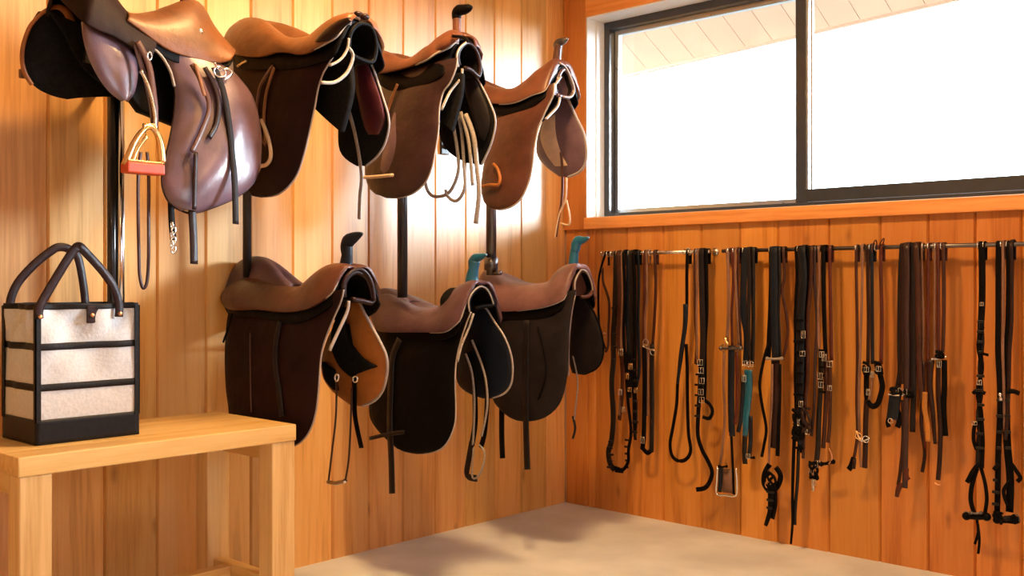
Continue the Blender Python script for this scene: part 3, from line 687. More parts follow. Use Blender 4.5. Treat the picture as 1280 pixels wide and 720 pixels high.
L2 = dict(yc=-1.19, z0=zof(520, 425, -1.28), label='black flapped saddle with a mauve seat and teal horn, middle of the lower row',
    seat='plum', flap='black', farm='navy', rimm='black', hw=.115,
    lobe=([(466, 382), (469, 370), (477, 363), (487, 363), (500, 369), (512, 378)], [(468, 392), (480, 396), (495, 396), (512, 390)]), lobehw=.06,
    ridge=[(466, 386), (470, 375), (478, 368), (490, 367), (505, 375), (518, 383), (530, 387), (545, 386), (552, 382), (560, 372), (570, 362), (582, 355), (592, 352), (602, 355)],
    edge=[(468, 402), (475, 414), (500, 415.5), (530, 415.5), (555, 415), (568, 407), (578, 397), (583, 386), (588, 374), (596, 363), (604, 359)],
    under=[(472, 414), (478, 424), (500, 424), (530, 424), (556, 424), (572, 416), (582, 404), (588, 390), (593, 374), (603, 362)],
    edgepipe=(.45, 'rope'), epr=.003,
    near=([(478, 416), (470, 440), (464, 480), (462, 512), (466, 528), (480, 545), (498, 560)], [(589, 390), (583, 405), (575, 430), (570, 455), (569, 480), (570, 510), (568, 533), (558, 555), (545, 564), (525, 567), (508, 564)]),
    far=([(600, 386), (588, 400), (578, 430), (572, 458), (573, 478), (585, 490), (604, 497)], [(601, 383), (608, 386), (618, 402), (630, 420), (638, 440), (641, 460), (639, 480), (630, 492), (616, 497)]),
    arch=[(587, 388), (586, 376), (592, 365), (602, 359), (611, 366), (615, 375), (618, 381), (604, 383), (594, 386)], apex=(602, 360), deep=.14,
    archpipe=[([(587, 390), (586, 376), (592, 364), (602, 358), (611, 365), (617, 380)], 'rope', .003), ([(592, 392), (586, 410), (577, 432), (572, 452)], 'rope', .004)],
    horn=([(590, 358, 20), (590, 347, 16), (592, 336, 13), (594, 326, 13)], [(592, 336, 12), (592, 328, 14), (595, 323, 13), (601, 321, 9), (608, 318, 3)], 'teal', 'teal'),
    straps=[('girth_strap', [(499, 424), (490, 448), (488, 485), (487, 530), (489, 575), (490, 617)], 11, 'blackstrap'), ('crossbar', [(462, 548), (484, 543), (505, 540)], 5, 'blackstrap', .04),
            ('stirrup_leather', [(585, 440), (592, 470), (594, 500), (594, 530), (590, 556)], 9, 'black', .02, 'f'), ('stirrup_leather', [(596, 430), (606, 460), (609, 500), (606, 540), (601, 560)], 8, 'black', .022, 'f'),
            ('strap_end', [(590, 553), (586, 575), (584, 594), (596, 598)], 9, 'greyb', .03, 'f')],
    cords=[('cord', [(582, 442), (590, 466), (593, 500), (592, 540), (591, 556)], .0042, 'rope', 'f', .03), ('cord', [(590, 425), (602, 455), (608, 480), (609, 510), (602, 545)], .0042, 'rope', 'f', .03),
           ('cord', [(599, 556), (606, 566), (603, 585), (596, 597), (590, 594), (592, 560)], .0035, 'rope', 'f', .035)])
L3 = dict(yc=-.66, z0=zof(660, 400, -.75), label='saddle with a slender teal horn and black flaps hanging lowest beside the corner',
    seat='rose', flap='greyb', farm='greyb', rimm='brown', hw=.115, pipe=False, lobem='rose',
    ridge=[(600, 350), (606, 340), (615, 340), (622, 343), (635, 350), (650, 354), (665, 356), (680, 355), (688, 352), (692, 345), (700, 337), (710, 332), (722, 331), (732, 337)],
    edge=[(604, 378), (612, 386), (625, 389), (640, 389), (660, 387), (680, 384), (700, 377), (710, 369), (717, 358), (723, 347), (729, 341)],
    under=[(608, 388), (618, 399), (635, 399), (655, 400), (675, 399), (692, 393), (706, 382), (714, 370), (721, 354), (728, 344)],
    edgepipe=(.3, 'piping'), epr=.003,
    near=([(616, 392), (612, 420), (610, 450), (612, 480), (618, 502), (632, 516)], [(720, 362), (715, 385), (712, 410), (711, 440), (709, 470), (702, 500), (689, 517), (672, 525), (652, 526), (640, 522)]),
    far=([(722, 372), (716, 395), (713, 425), (712, 450), (716, 466)], [(726, 370), (732, 374), (741, 388), (749, 406), (754, 428), (753, 448), (745, 461), (730, 468)]), fpipem='black',
    arch=[(718, 368), (718, 352), (725, 340), (732, 339), (738, 350), (741, 362), (736, 370), (727, 371)], apex=(726, 339), deep=.09, fill=.3, capm='brown',
    archpipe=[([(719, 367), (719, 352), (726, 338), (733, 340), (739, 352), (741, 363)], 'piping', .003), ([(719, 369), (714, 395), (711, 430), (711, 470)], 'piping', .003)],
    horn=([(716, 338, 14), (717, 326, 12), (718, 314, 11), (720, 304, 11)], [(719, 314, 11), (720, 306, 13), (723, 301, 13), (729, 300, 9), (736, 297, 3)], 'teal', 'teal'),
    straps=[('girth_strap', [(658, 400), (657, 450), (657, 520), (659, 587)], 10, 'blackstrap'), ('girth_strap', [(627, 505), (627, 545), (628, 573)], 9, 'black', .0),
            ('flap_seam', [(672, 408), (680, 440), (682, 470), (672, 500)], 2, 'black', .026)],
    cords=[('stirrup_leather', [(716, 445), (722, 475), (720, 505), (717, 530)], .003, 'rope', 'f', .02), ('curb_chain', [(716, 520), (719, 535), (716, 548)], .005, 'blackstrap', 'f', .02)])
for D in (U2, U3, U4, L1, L2, L3): build_saddle(D)

# supports
def arm_z(D): return min(onY(*p, D['yc']).z for p in D['ridge']) - .095
rk = {}
for key, D, lab in (('U2', U2, 'steel wall rack carrying the saddle with the burgundy lined flap'), ('U3', U3, 'steel wall rack carrying the saddle draped with grey cord loops'),
               ('U4', U4, 'steel wall rack carrying the saddle nearest the window'), ('L1', L1, 'steel wall rack carrying the navy horned saddle'),
               ('L2', L2, 'steel wall rack carrying the black flapped teal horned saddle'), ('L3', L3, 'steel wall rack carrying the teal horned saddle by the corner')):
    rk[key] = rack(D['yc'], .42, arm_z(D), lab)
def post(key, D, px, ytop, ylow, wpx, mat, collar=None):
    """upright dropping from an upper rack's arm to the seat below"""
    t = rk[key]; z = arm_z(D)
    yp = D['yc'] + .0
    p = onY(px, ylow, yp); r = wpx * depth(p) / F / 2
    x = p.x
    bm = bmesh.new(); tube(bm, [(x, yp, z), (x, yp, p.z)], r, 16, smooth=False); bm_obj('post', bm, mat, t)
    if collar:
        a = onY(px, collar[0], yp).z; b = onY(px, collar[1], yp).z
        bm = bmesh.new(); tube(bm, [(x, yp, a), (x, yp, b)], r * 1.35, 16, smooth=False); tube(bm, [(x, yp, a - .01), (x + .05, yp, a - .01)], .009, 8, smooth=False); bm_obj('collar', bm, M['dark_steel'], t)
post('U2', U2, 309, 240, 347, 11, M['black_steel'])
post('U3', U3, 503, 240, 372, 13, M['black_steel'])
post('U4', U4, 614, 255, 344, 13, M['dark_steel'], (338, 322))
# ------------------------------------------------------------------ big saddle parallel to the wall, nearest the camera
class PlaneS:
    def __init__(self, xc, s, a, b, z0):
        self.s = s; self.n = Vector((1, 0, s * b)); self.c = xc + s * (a + b * z0); self.out = self.n.normalized() * s
    def __call__(self, p, off=0.0): return hit(p[0], p[1], self.n, self.c + off * self.s * self.n.length)
XC = .36
def shell_x(name, ridge, edge, hw, mat, parent, n=30, m=9, thick=.010, puff=.004, drop=0., taper=False):
    r2 = resample([Vector((x, y, 0)) for x, y in ridge], n); e2 = resample([Vector((x, y, 0)) for x, y in edge], n); R = []
    for i in range(n):
        f_ = i / (n - 1); w0 = hw; hw_ = hw * min(1, .25 + 2.4 * f_) if taper else hw; cr = onX(r2[i].x, r2[i].y, XC); ed = onX(e2[i].x, e2[i].y, XC + hw_); cr.z -= drop; half = []
        for k in range(m + 1):
            t = k / m; a = t * math.pi / 2
            p = Vector((XC + math.sin(a) * hw_, cr.y + (ed.y - cr.y) * t, cr.z + (ed.z - cr.z) * (1 - math.cos(a)))); p.z += puff * math.sin(math.pi * t); half.append(p)
        R.append(half[::-1] + [Vector((2 * XC - p.x, p.y, p.z)) for p in half[1:]])
    return grid_obj(name, R, mat, parent, thick), R
z1 = onX(250, 90, XC + .1).z
u1 = thing('saddle', 'large glossy brown saddle with a brass stirrup and tan cantle, hung above the tote bag', 'saddle', (XC, -2.2, z1), 'saddles on the wall racks')
near = PlaneS(XC, 1, .10, .16, z1); far = PlaneS(XC, -1, .09, .05, z1); mid = PlaneS(XC, 1, .04, .05, z1)
se, R = shell_x('seat', [(88, -40), (96, -50), (106, -48), (124, -26), (141, 2), (152, 18), (170, 30), (190, 42)], [(76, 0), (80, 4), (86, 10), (102, 26), (119, 37), (142, 46), (165, 60), (190, 72)], .13, M['umber'], u1, taper=True)
shell_x('cantle', [(148, 24), (160, 24), (172, 23), (195, 18), (210, 12), (225, 6), (240, 4), (250, 8), (258, 20), (264, 34), (276, 52), (287, 68)], [(158, 26), (176, 39), (196, 54), (215, 65), (240, 73), (262, 78), (276, 79), (288, 76)], .12, M['tan'], u1)
shell_x('skirt', [(148, 28), (172, 30), (200, 28), (225, 20), (245, 20), (260, 40), (284, 72)], [(146, 18), (166, 42), (186, 58), (210, 74), (238, 84), (262, 88), (286, 84)], .115, M['black'], u1, thick=.006, drop=.01, puff=0)
bm = bmesh.new(); tube(bm, [near(p, .02) for p in [(118, -4), (132, 14), (146, 32), (160, 50), (170, 56)]], .0035, 7); bm_obj('piping', bm, M['rope'], se)
bm = bmesh.new(); tube(bm, [near(p, .02) for p in [(184, 58), (196, 64), (206, 76), (214, 92), (218, 108)]], .004, 7); bm_obj('piping', bm, M['rope'], se)
# far flap, seen from inside, with its tan bound edge
fa = sheet('flap', [(50, 17), (38, 34), (29, 60), (30, 84), (40, 104), (60, 116), (84, 121)], [(74, 10), (88, 20), (98, 45), (110, 68), (122, 88), (136, 106), (148, 121)], far, M['felt'], u1, bulge=-.02, thick=.02, rows=26)
bm = bmesh.new(); ribbon(bm, [far(p, -.02) for p in [(40, 106), (30, 88), (28, 64), (36, 36), (50, 19), (64, 10), (76, 10), (86, 20), (93, 40), (102, 58), (114, 74), (124, 86)]], [.008, .009, .009, .009, .009, .011, .016, .024, .03, .03, .022, .012], .012, NX); bm_obj('bound_edge', bm, M['tan2'], fa)
bm = bmesh.new(); box(bm, tuple(far((29, 92)) - Vector((.01, .008, .012))), tuple(far((29, 92)) + Vector((.01, .008, .012)))); bm_obj('buckle', bm, M['brown'], fa, bevel=.003)
# gullet and panels
sheet('panel', [(112, 34), (128, 70), (150, 108), (172, 140)], [(196, 60), (214, 84), (222, 118), (222, 160)], mid, M['black'], u1, bulge=.0, thick=.03)
sheet('panel', [(60, 14), (78, 40), (100, 80), (130, 108)], [(110, 34), (130, 60), (148, 90), (160, 112)], PlaneS(XC, 1, -.02, .0, z1), M['felt'], u1, bulge=.0, thick=.01)
sheet('knee_flap', [(103, 28), (105, 50), (111, 72), (122, 95), (136, 114), (152, 126)], [(105, 28), (122, 37), (142, 45), (158, 56), (168, 72), (171, 92), (167, 115), (158, 127)], near, M['mauve'], u1, bulge=.02, thick=.007)
# the big near flap
A = [(200, 62), (209, 76), (215, 94), (219, 118), (217, 148), (211, 180), (204, 208), (203, 232), (211, 252), (226, 263)]
B = [(286, 86), (300, 100), (314, 119), (322, 143), (326, 172), (325, 204), (318, 226), (304, 241), (280, 254), (244, 266)]
fl = sheet('flap', A, B, near, M['mauve'], u1, bulge=.045, thick=.007, rows=34, cols=20, wave=.006)
bm = bmesh.new(); tube(bm, [near(p, .002) for p in A[1:]] + [near(p, .002) for p in B[::-1]], .003, 7, sub=6); bm_obj('piping', bm, M['dbrown'], fl)
def sx(name, pts, wpx, m, off=.05, pl=near):
    P = [pl(p, off) for p in pts]; bm = bmesh.new(); ribbon(bm, P, wpx * depth(P[0]) / F, .004, NX); return bm_obj(name, bm, M[m], u1)
sx('girth_strap', [(268, 84), (279, 112), (286, 150), (291, 195), (294, 235), (295, 280)], 9, 'greyb', .055)
sx('girth_strap', [(256, 84), (268, 106), (274, 130), (271, 155), (262, 172)], 7, 'dbrown', .05)
sx('girth_strap', [(245, 190), (244, 225), (243, 262)], 6, 'dbrown', .044)  # dark strip paints a strap's reflection in the glossy flap
sx('girth_strap', [(240, 80), (254, 106), (262, 135), (252, 165), (240, 190)], 7, 'brown', .052)
sx('girth_strap', [(244, 80), (250, 100), (256, 120)], 5, 'tan', .06)
sx('hanging_strap', [(240, 255), (242, 290), (243, 330)], 11, 'dbrown', .01)
sx('hanging_strap', [(214, 246), (215, 275), (217, 300)], 9, 'black', .0)
for k in range(6):
    bm = bmesh.new(); ring(bm, near((215 + (k % 2) * 2, 282 + k * 6), .006), NX if k % 2 else NY, .006, .010, .0026, seg=10); bm_obj('chain_link', bm, M['chrome'], u1)
bm = bmesh.new(); ring(bm, near((275, 90), .06), NX, .018, .014, .0032); bm_obj('dee_ring', bm, M['chrome'], u1)
bm = bmesh.new(); tube(bm, [near(p, .055) for p in [(268, 78), (274, 88), (285, 86), (290, 92), (280, 100)]], .0035, 7); bm_obj('hook', bm, M['chrome'], u1)
bm = bmesh.new(); ring(bm, onX(249, 46, XC + .11), NX, .010, .007, .0028); ball(bm, onX(251, 39, XC + .11), .008, (.5, 1, 1)); bm_obj('concho', bm, M['chrome'], u1)
p = onX(231, 8, XC); bm = bmesh.new(); tube(bm, [p - Vector((0, 0, .02)), p + Vector((0, 0, .03)), p + Vector((0, 0, .16))], .014, 12); bm_obj('horn', bm, M['burg'], u1)
# stirrup leather and brass stirrup
sx('stirrup_leather', [(172, 52), (180, 66), (187, 84), (191, 108), (194, 135), (194, 160)], 9, 'brown', .05)
sx('stirrup_leather', [(170, 56), (176, 78), (184, 105), (190, 135), (192, 158)], 7, 'mauve', .04)
bm = bmesh.new(); tube(bm, [near(p, .06) for p in [(176, 88), (184, 104), (190, 124), (194, 148), (192, 164)]], .0045, 8); bm_obj('keeper', bm, M['nickel'], u1)  # bright nickel tube stands in for the white highlight along the leather
bm = bmesh.new(); ring(bm, onX(187, 70, XC + .17), NX, .006, .010, .002); bm_obj('buckle', bm, M['nickel'], u1)
st = PlaneS(XC, 1, .19, 0, z1); I = lambda p: st(p, 0)
bm = bmesh.new()
tube(bm, [I(p) for p in [(156, 206), (160, 196), (168, 178), (178, 164), (188, 159), (196, 166), (201, 182), (203, 205)]], [.010, .009, .008, .007, .006, .007, .008, .010, .010], 10)
tube(bm, [I(p) for p in [(166, 203), (172, 186), (184, 170)]], .005, 8)
a, b = I((183, 163)), I((190, 163)); tube(bm, [I(p) for p in [(180, 168), (180, 156), (194, 156), (195, 168)]], .005, 8, smooth=False)
iron = bm_obj('stirrup', bm, M['brass'], u1)
a, b = I((155, 215)), I((202, 207))
bm = bmesh.new(); box(bm, (a.x - .02, a.y, a.z - .002), (a.x + .02, b.y, b.z + .001)); bm_obj('tread', bm, M['rubber'], iron, smooth=False, bevel=.004)
bm = bmesh.new(); box(bm, (a.x - .017, a.y + .004, b.z + .001), (a.x + .017, b.y - .004, b.z + .007)); bm_obj('tread_plate', bm, M['brass'], iron, smooth=False, bevel=.002)
lp = PlaneS(XC, 1, .12, 0, z1)
bm = bmesh.new(); ribbon(bm, [lp(p) for p in [(176, 190), (173, 220), (173, 270), (174, 320), (175, 345), (179, 360), (184, 352), (186, 320), (186, 270), (186, 220), (184, 190)]], .009, .004, NX); bm_obj('hanging_strap', bm, M['brownstrap'], u1)

t = thing('saddle_rack', 'tall rack with a polished chrome upright behind the tote bag', 'saddle rack', (.1, -2.17, 1.5), 'wall racks under the saddles')
zt = onX(147, 100, .12).z
pa, pb = onX(140, 300, .12), onX(151, 300, .13)
bm = bmesh.new(); tube(bm, [(pa.x, pa.y, .56), (pa.x, pa.y, zt)], .0135, 16, smooth=False); bm_obj('post', bm, M['black_steel'], t)
bm = bmesh.new(); tube(bm, [(pb.x, pb.y, .56), (pb.x, pb.y, zt)], .011, 16, smooth=False); bm_obj('post', bm, M['chrome'], t)
bm = bmesh.new(); tube(bm, [(0, pa.y, zt - .02), (XC, pa.y, zt - .02)], .015, 12, smooth=False); tube(bm, [(XC, -2.38, zt + .0), (XC, -2.0, zt + .0)], .018, 12, smooth=False); bm_obj('arm', bm, M['black_steel'], t)
bm = bmesh.new(); box(bm, (0, pa.y - .03, .62), (.012, pa.y + .03, .70)); tube(bm, [(.006, pa.y, .66), (pa.x, pa.y, .66)], .008, 8, smooth=False); bm_obj('wall_plate', bm, M['black_steel'], t, smooth=False)
# ------------------------------------------------------------------ rails and bridles on the window wall
RYR = -.065; RAILZ = onY(840, 315.3, RYR).z
def rail(label, px0, px1, mat):
    x0 = onY(px0, 316, RYR).x; x1 = px1 if px1 < 10 else onY(px1, 315, RYR).x
    t = thing('bridle_rail', label, 'rail', ((x0 + x1) / 2, RYR, RAILZ))
    bm = bmesh.new(); tube(bm, [(x0, RYR, RAILZ), (x1, RYR, RAILZ)], .0075, 14, smooth=False); bm_obj('rod', bm, mat, t)
    n = max(2, int((x1 - x0) / .55) + 1)
    for k in range(n):
        x = x0 + .012 + (x1 - x0 - .024) * k / (n - 1)
        bm = bmesh.new(); tube(bm, [(x, 0, RAILZ), (x, RYR, RAILZ)], .006, 10, smooth=False); bmesh.ops.create_cone(bm, cap_ends=True, segments=16, radius1=.016, radius2=.016, depth=.006, matrix=Matrix.Translation((x, -.003, RAILZ)) @ Matrix.Rotation(math.pi / 2, 4, 'X'))
        bm_obj('bracket', bm, M['nickel'], t)
    return t
rail('short brass toned rod nearest the corner holding six bridles', 753, 887, M['nickel'])
rail('long dark rod under the window holding most of the bridles', 903, 2.45, M['dark_steel'])
rodpx = lambda x: 315.3 - (x - 840) * .0243
WN = Vector((0, -1, 0))
RW = random.Random(4)
def wob(pts):
    """leather never hangs dead straight"""
    return [pts[0]] + [(x + RW.uniform(-.8, .8), y) for x, y in pts[1:]]
class Tack:
    def __init__(self, name, label, cat, px):
        p = onY(px, rodpx(px), RYR); self.t = thing(name, label, cat, (p.x, RYR, RAILZ), 'tack hanging on the rails under the window'); self.k = 0
        for dx in (-4, 3):
            bm = bmesh.new(); q = onY(px + dx, rodpx(px + dx), RYR); ring(bm, (q.x, RYR, RAILZ), NX, .0125, .0125, .0022, seg=14); bm_obj('strap_glint_ring', bm, M['chrome'], self.t)  # added chrome rings stand in for light caught on the strap tops
    def P(self, x, y, l=0): return onY(x, y, RYR - .011 - .0055 * l)
    def hang(self, pts, w, m='blackstrap', name='strap', l=0, w2=None):
        """strap looped over the rod at px pts[0][0] then following pts (first item only x)"""
        x0 = pts[0][0] if isinstance(pts[0], tuple) else pts[0]
        q = onY(x0, rodpx(x0), RYR - .011); X = q.x; d = .0055 * l
        head = [Vector((X, RYR + .011, RAILZ - .05)), Vector((X, RYR + .0115, RAILZ)), Vector((X, RYR + .006, RAILZ + .0095 + d * .3)), Vector((X, RYR - .006 - d * .3, RAILZ + .0095 + d * .3)), Vector((X, RYR - .011 - d, RAILZ))]
        pts = wob(pts); body = [self.P(x, y, l) for x, y in pts[1:]]
        ww = w * 1.18 * depth(q) / F
        bm = bmesh.new()
        # lay out the sweep with the normal turning over the rod
        ribbon2(bm, head, body, ww if w2 is None else [ww, w2 * depth(q) / F])
        return bm_obj(name, bm, M[m], self.t)
    def run(self, pts, w, m='blackstrap', name='strap', l=1, w2=None):
        pts = wob(pts); P = [self.P(x, y, l) for x, y in pts]; ww = w * 1.18 * depth(P[0]) / F
        bm = bmesh.new(); ribbon(bm, P, ww if w2 is None else [ww, w2 * depth(P[0]) / F], .0038, WN); return bm_obj(name, bm, M[m], self.t)
    def buckle(self, x, y, wpx=7, hpx=7, m='nickel', l=2):
        p = self.P(x, y, l); s = depth(p) / F; bm = bmesh.new(); w, h = wpx * s / 2, hpx * s / 2
        tube(bm, [p + Vector((a * w, 0, b * h)) for a, b in ((-1, -1), (-1, 1), (1, 1), (1, -1))], .0017, 6, closed=True)
        tube(bm, [p + Vector((0, -.001, -h)), p + Vector((0, -.001, h))], .0012, 6, smooth=False)
        return bm_obj('buckle', bm, M[m], self.t)
    def ring(self, x, y, rpx=5, m='nickel', l=2, name='bit_ring', th=.0018):
        p = self.P(x, y, l); s = depth(p) / F; bm = bmesh.new(); ring(bm, p, WN, rpx * s, rpx * s, th); return bm_obj(name, bm, M[m], self.t)
    def bar(self, x0, y0, x1, y1, r=.004, m='nickel', l=2, name='bit'):
        bm = bmesh.new(); a, b = self.P(x0, y0, l), self.P(x1, y1, l); tube(bm, [a, (a + b) / 2 + Vector((0, -.002, -.002)), b], r, 8)
        ball(bm, a, r * 1.6); ball(bm, b, r * 1.6); return bm_obj(name, bm, M[m], self.t)
    def cord(self, pts, r=.003, m='blackstrap', l=1, name='cord'):
        bm = bmesh.new(); tube(bm, [self.P(x, y, l) for x, y in pts], r, 7); return bm_obj(name, bm, M[m], self.t)
    def keepers(self, x, y0, y1, n, w, m='blackstrap', l=1):
        """small leather keepers and buckle tongues down a cheek strap"""
        for k in range(n):
            y = y0 + (y1 - y0) * k / max(1, n - 1); p = self.P(x + random.uniform(-1, 1), y, l); s = depth(p) / F; h = w * s / 2 * random.uniform(.55, .95)
            bm = bmesh.new(); box(bm, (p.x - h, p.y - .004, p.z - .0045), (p.x + h, p.y + .003, p.z + .0045))
            bm_obj('keeper', bm, M[m], self.t, smooth=False, bevel=.001)
    def knot(self, x, y, wpx, hpx, m='black', l=1, n=3, seed=1):
        r = random.Random(seed); p = self.P(x, y, l); s = depth(p) / F; bm = bmesh.new()
        for k in range(n):
            ph = r.uniform(0, 6); pts = []
            for i in range(9):
                a = ph + i * .8
                pts.append(p + Vector((math.cos(a) * wpx * s * .42 * r.uniform(.7, 1.1), -abs(math.sin(a * 1.3)) * .008, math.sin(a * .5 + k) * hpx * s * .45)))
            ribbon(bm, pts, .011, .004, WN, sub=4)
        return bm_obj('knot', bm, M[m], self.t)
def ribbon2(bm, head, body, w):
    P = catmull(head, 4) + catmull([head[-1]] + body, 5)[1:]
    n = len(P); rings = []; c = Vector((0, RYR, RAILZ)); nh = len(catmull(head, 4))
    for i in range(n):
        t = (P[min(i + 1, n - 1)] - P[max(i - 1, 0)]).normalized()
        if i < nh - 1:
            s = Vector((1, 0, 0)); nn = t.cross(s).normalized()
        else:
            nn = (WN - t * WN.dot(t)).normalized(); s = t.cross(nn)
            if s.x < 0: s = -s
        f = i / (n - 1); ww = w if not isinstance(w, list) else w[0] + (w[1] - w[0]) * f
        h = ww / 2; q = .0018
        rings.append([bm.verts.new(P[i] + s * a + nn * b) for a, b in ((-h, 0), (-h * .8, q), (h * .8, q), (h, 0), (h * .8, -q), (-h * .8, -q))])
    for a, b in zip(rings, rings[1:]):
        for k in range(6): bm.faces.new((a[k], a[(k + 1) % 6], b[(k + 1) % 6], b[k]))
    bm.faces.new(rings[0][::-1]); bm.faces.new(rings[-1])

# -- short rod
k = Tack('rein', 'thin dark rein in an open loop, nearest the corner on the short rod', 'rein', 757)
k.hang([757, (753, 330), (749, 350), (748, 375), (749, 400), (752, 420), (757, 436)], 3, 'black', 'rein')
k.run([(753, 335), (753, 352), (758, 366), (761, 380), (761, 410), (760, 432), (757, 440)], 3, 'brownstrap', 'rein'); k.ring(755, 419, 3)
k = Tack('bridle', 'long black bridle hanging in a wide U with a studded bottom, short rod', 'bridle', 769)
k.hang([770, (770, 350), (769, 390), (767, 420), (766, 450), (764, 480), (766, 520), (764, 550), (761, 565), (763, 580), (768, 587)], 7, 'blackstrap')
k.hang([778, (778, 360), (777, 400), (776, 430), (778, 470), (775, 500), (774, 520)], 3.5, 'palestrap', l=1); k.hang([781, (781, 370), (780, 420), (783, 470), (786, 505), (788, 540), (785, 562), (785, 577), (779, 587), (768, 588)], 4, 'black', l=2)
k.hang([773, (774, 350), (773, 395), (772, 430), (777, 450), (778, 490), (774, 525)], 5, 'brownstrap', l=1)
k.keepers(768, 385, 450, 5, 8); k.keepers(763, 552, 584, 5, 9); k.keepers(784, 550, 584, 5, 9); k.knot(774, 587, 16, 5, 'black', 2, 2, 3)
for a in ((776, 440, 6, 8), (775, 490, 5, 7), (779, 512, 5, 7)): k.buckle(*a, 'nickel', 3)
k = Tack('bridle', 'thick bundle of black reins and cheek straps, bulkiest on the short rod', 'bridle', 791)
for i, (x, w, m) in enumerate(((785, 5, 'navy'), (789, 5, 'blackstrap'), (793, 5, 'black'), (797, 4, 'navy'), (791, 4, 'greyb'))):
    k.hang([x, (x + .4 * i, 350), (x + i * .6 - 1, 395), (x + 1, 430), (x + (i % 2), 465), (795 - i * .6, 500), (793 + i * .4, 530 + 5 * i)], w, m, l=i % 3)
k.run([(785, 440), (784, 460), (788, 480), (786, 497)], 5, 'black', l=3); k.keepers(794, 450, 540, 8, 10, l=3)
for a in ((788, 458, 5, 8), (784, 470, 4, 8), (787, 487, 5, 5), (795, 488, 5, 6)): k.buckle(*a, 'brass', 4)
k = Tack('bridle', 'slim bridle of two thin brown straps above a pair of thick black ones', 'bridle', 810)
k.hang([805, (805, 360), (804, 400), (804, 430)], 3.5, 'redstrap'); k.hang([809, (808, 370), (807, 400), (808, 430)], 3, 'palestrap', l=1); k.hang([818, (819, 350), (818, 390), (816, 430)], 4, 'brownstrap')
k.run([(805, 432), (805, 470), (805, 510), (804, 545), (803, 562)], 6, 'black'); k.run([(815, 430), (815, 470), (815, 510), (815, 550), (814, 565)], 6, 'blackstrap'); k.run([(803, 560), (808, 566), (814, 563)], 5, 'black')
k.run([(810, 432), (810, 480), (810, 520)], 3, 'palestrap', l=0); k.bar(804, 433, 818, 438, .003); k.ring(807, 428, 4); k.ring(816, 440, 4); k.buckle(803, 550, 5, 8)
k = Tack('rein', 'black rein hanging in one long closed loop in the middle gap', 'rein', 859)
k.hang([859, (859, 345), (858, 380), (857, 405), (853, 440), (848, 475), (845, 505), (841, 535), (838, 555), (841, 570), (849, 576), (858, 574), (863, 563), (861, 540), (860, 500), (859, 460), (858, 430)], 4, 'black', 'rein', w2=5)
k.run([(857, 380), (855, 410), (851, 445), (847, 480)], 7, 'navy', 'rein', l=2, w2=4); k.ring(860, 313, 3, l=0)
k = Tack('bridle', 'grey black bridle with a buckled cheek and one long curling tail', 'bridle', 876)
k.hang([868, (868, 360), (869, 400), (870, 430), (869, 455)], 3, 'brownstrap'); k.hang([873, (872, 360), (871, 400), (872, 450)], 3, 'palestrap', l=1)
k.hang([877, (877, 345), (878, 380), (878, 420), (877, 455), (876, 490)], 7, 'greyb', l=1); k.hang([882, (883, 350), (883, 390), (881, 430), (881, 470), (880, 500)], 6, 'black')
k.run([(875, 450), (874, 480), (873, 520), (873, 545), (877, 563), (885, 577), (889, 590), (887, 602), (880, 610), (870, 612)], 5, 'black', 'rein', l=2)
k.run([(880, 500), (887, 506), (890, 515), (886, 523), (879, 521)], 4, 'black', l=2)
for y in (453, 463, 476, 490, 500): k.buckle(875 + (y % 3), y, 7, 7, 'nickel', 3)
k.keepers(872, 455, 520, 6, 9, l=2)
# -- long rod
k = Tack('hackamore', 'pale strapped hackamore ending in a bright metal frame near the rod end', 'bridle', 915)
k.hang([909, (911, 350), (910, 390), (908, 428)], 4, 'palestrap'); k.hang([915, (916, 350), (915, 390), (915, 432)], 3.5, 'redstrap'); k.hang([920, (919, 350), (921, 390), (923, 432)], 3, 'palestrap', l=1); k.hang([923, (922, 360), (924, 400), (926, 434)], 3, 'brownstrap')
k.bar(901, 435, 926, 435, .0055, 'dark_steel'); k.ring(904, 435, 4, 'dark_steel'); k.ring(922, 435, 4, 'dark_steel'); k.bar(907, 424, 909, 429, .006, 'gold', 3, 'stud')
k.run([(914, 432), (914, 470), (913, 510), (914, 545)], 8, 'navy'); k.run([(905, 440), (905, 480), (905, 520), (902, 560), (899, 584)], 3, 'palestrap'); k.run([(921, 440), (922, 480), (920, 515), (919, 530)], 4, 'redstrap')
k.run([(911, 540), (908, 560), (907, 580)], 3, 'yellow'); k.run([(914, 545), (916, 570), (917, 600), (917, 618)], 3, 'black')
k.cord([(897, 584), (896, 600), (896, 617), (907, 619), (920, 619), (921, 600), (920, 585)], .0042, 'chrome', 2, 'shank'); k.run([(901, 583), (900, 600), (899, 615)], 5, 'navy', l=2)
k.bar(899, 583, 908, 583, .004, 'black', 3, 'curb_stop'); k.run([(909, 586), (909, 616)], 14, 'palestrap', 'chin_pad', l=0)
k = Tack('halter', 'navy halter with a teal lower strap and bright buckles', 'halter', 934)
k.hang([931, (930, 350), (930, 390), (933, 420), (933, 455)], 8, 'navy'); k.hang([936, (936, 350), (936, 400), (936, 450)], 5, 'greyb', l=1); k.hang([941, (941, 360), (941, 410), (940, 455)], 5, 'blackstrap')
k.run([(935, 462), (935, 490), (933, 520), (931, 545)], 10, 'teal', 'teal_strap', w2=8); k.run([(929, 470), (928, 500), (925, 525), (922, 540)], 5, 'navy')
k.run([(938, 520), (938, 550), (936, 572)], 5, 'navy'); k.run([(931, 545), (931, 565), (932, 580)], 6, 'blackstrap'); k.bar(933, 571, 942, 572, .004, 'black')
for a in ((931, 454, 6, 6), (938, 455, 7, 6), (930, 473, 5, 8), (935, 570, 5, 6)): k.buckle(*a, 'chrome', 3)
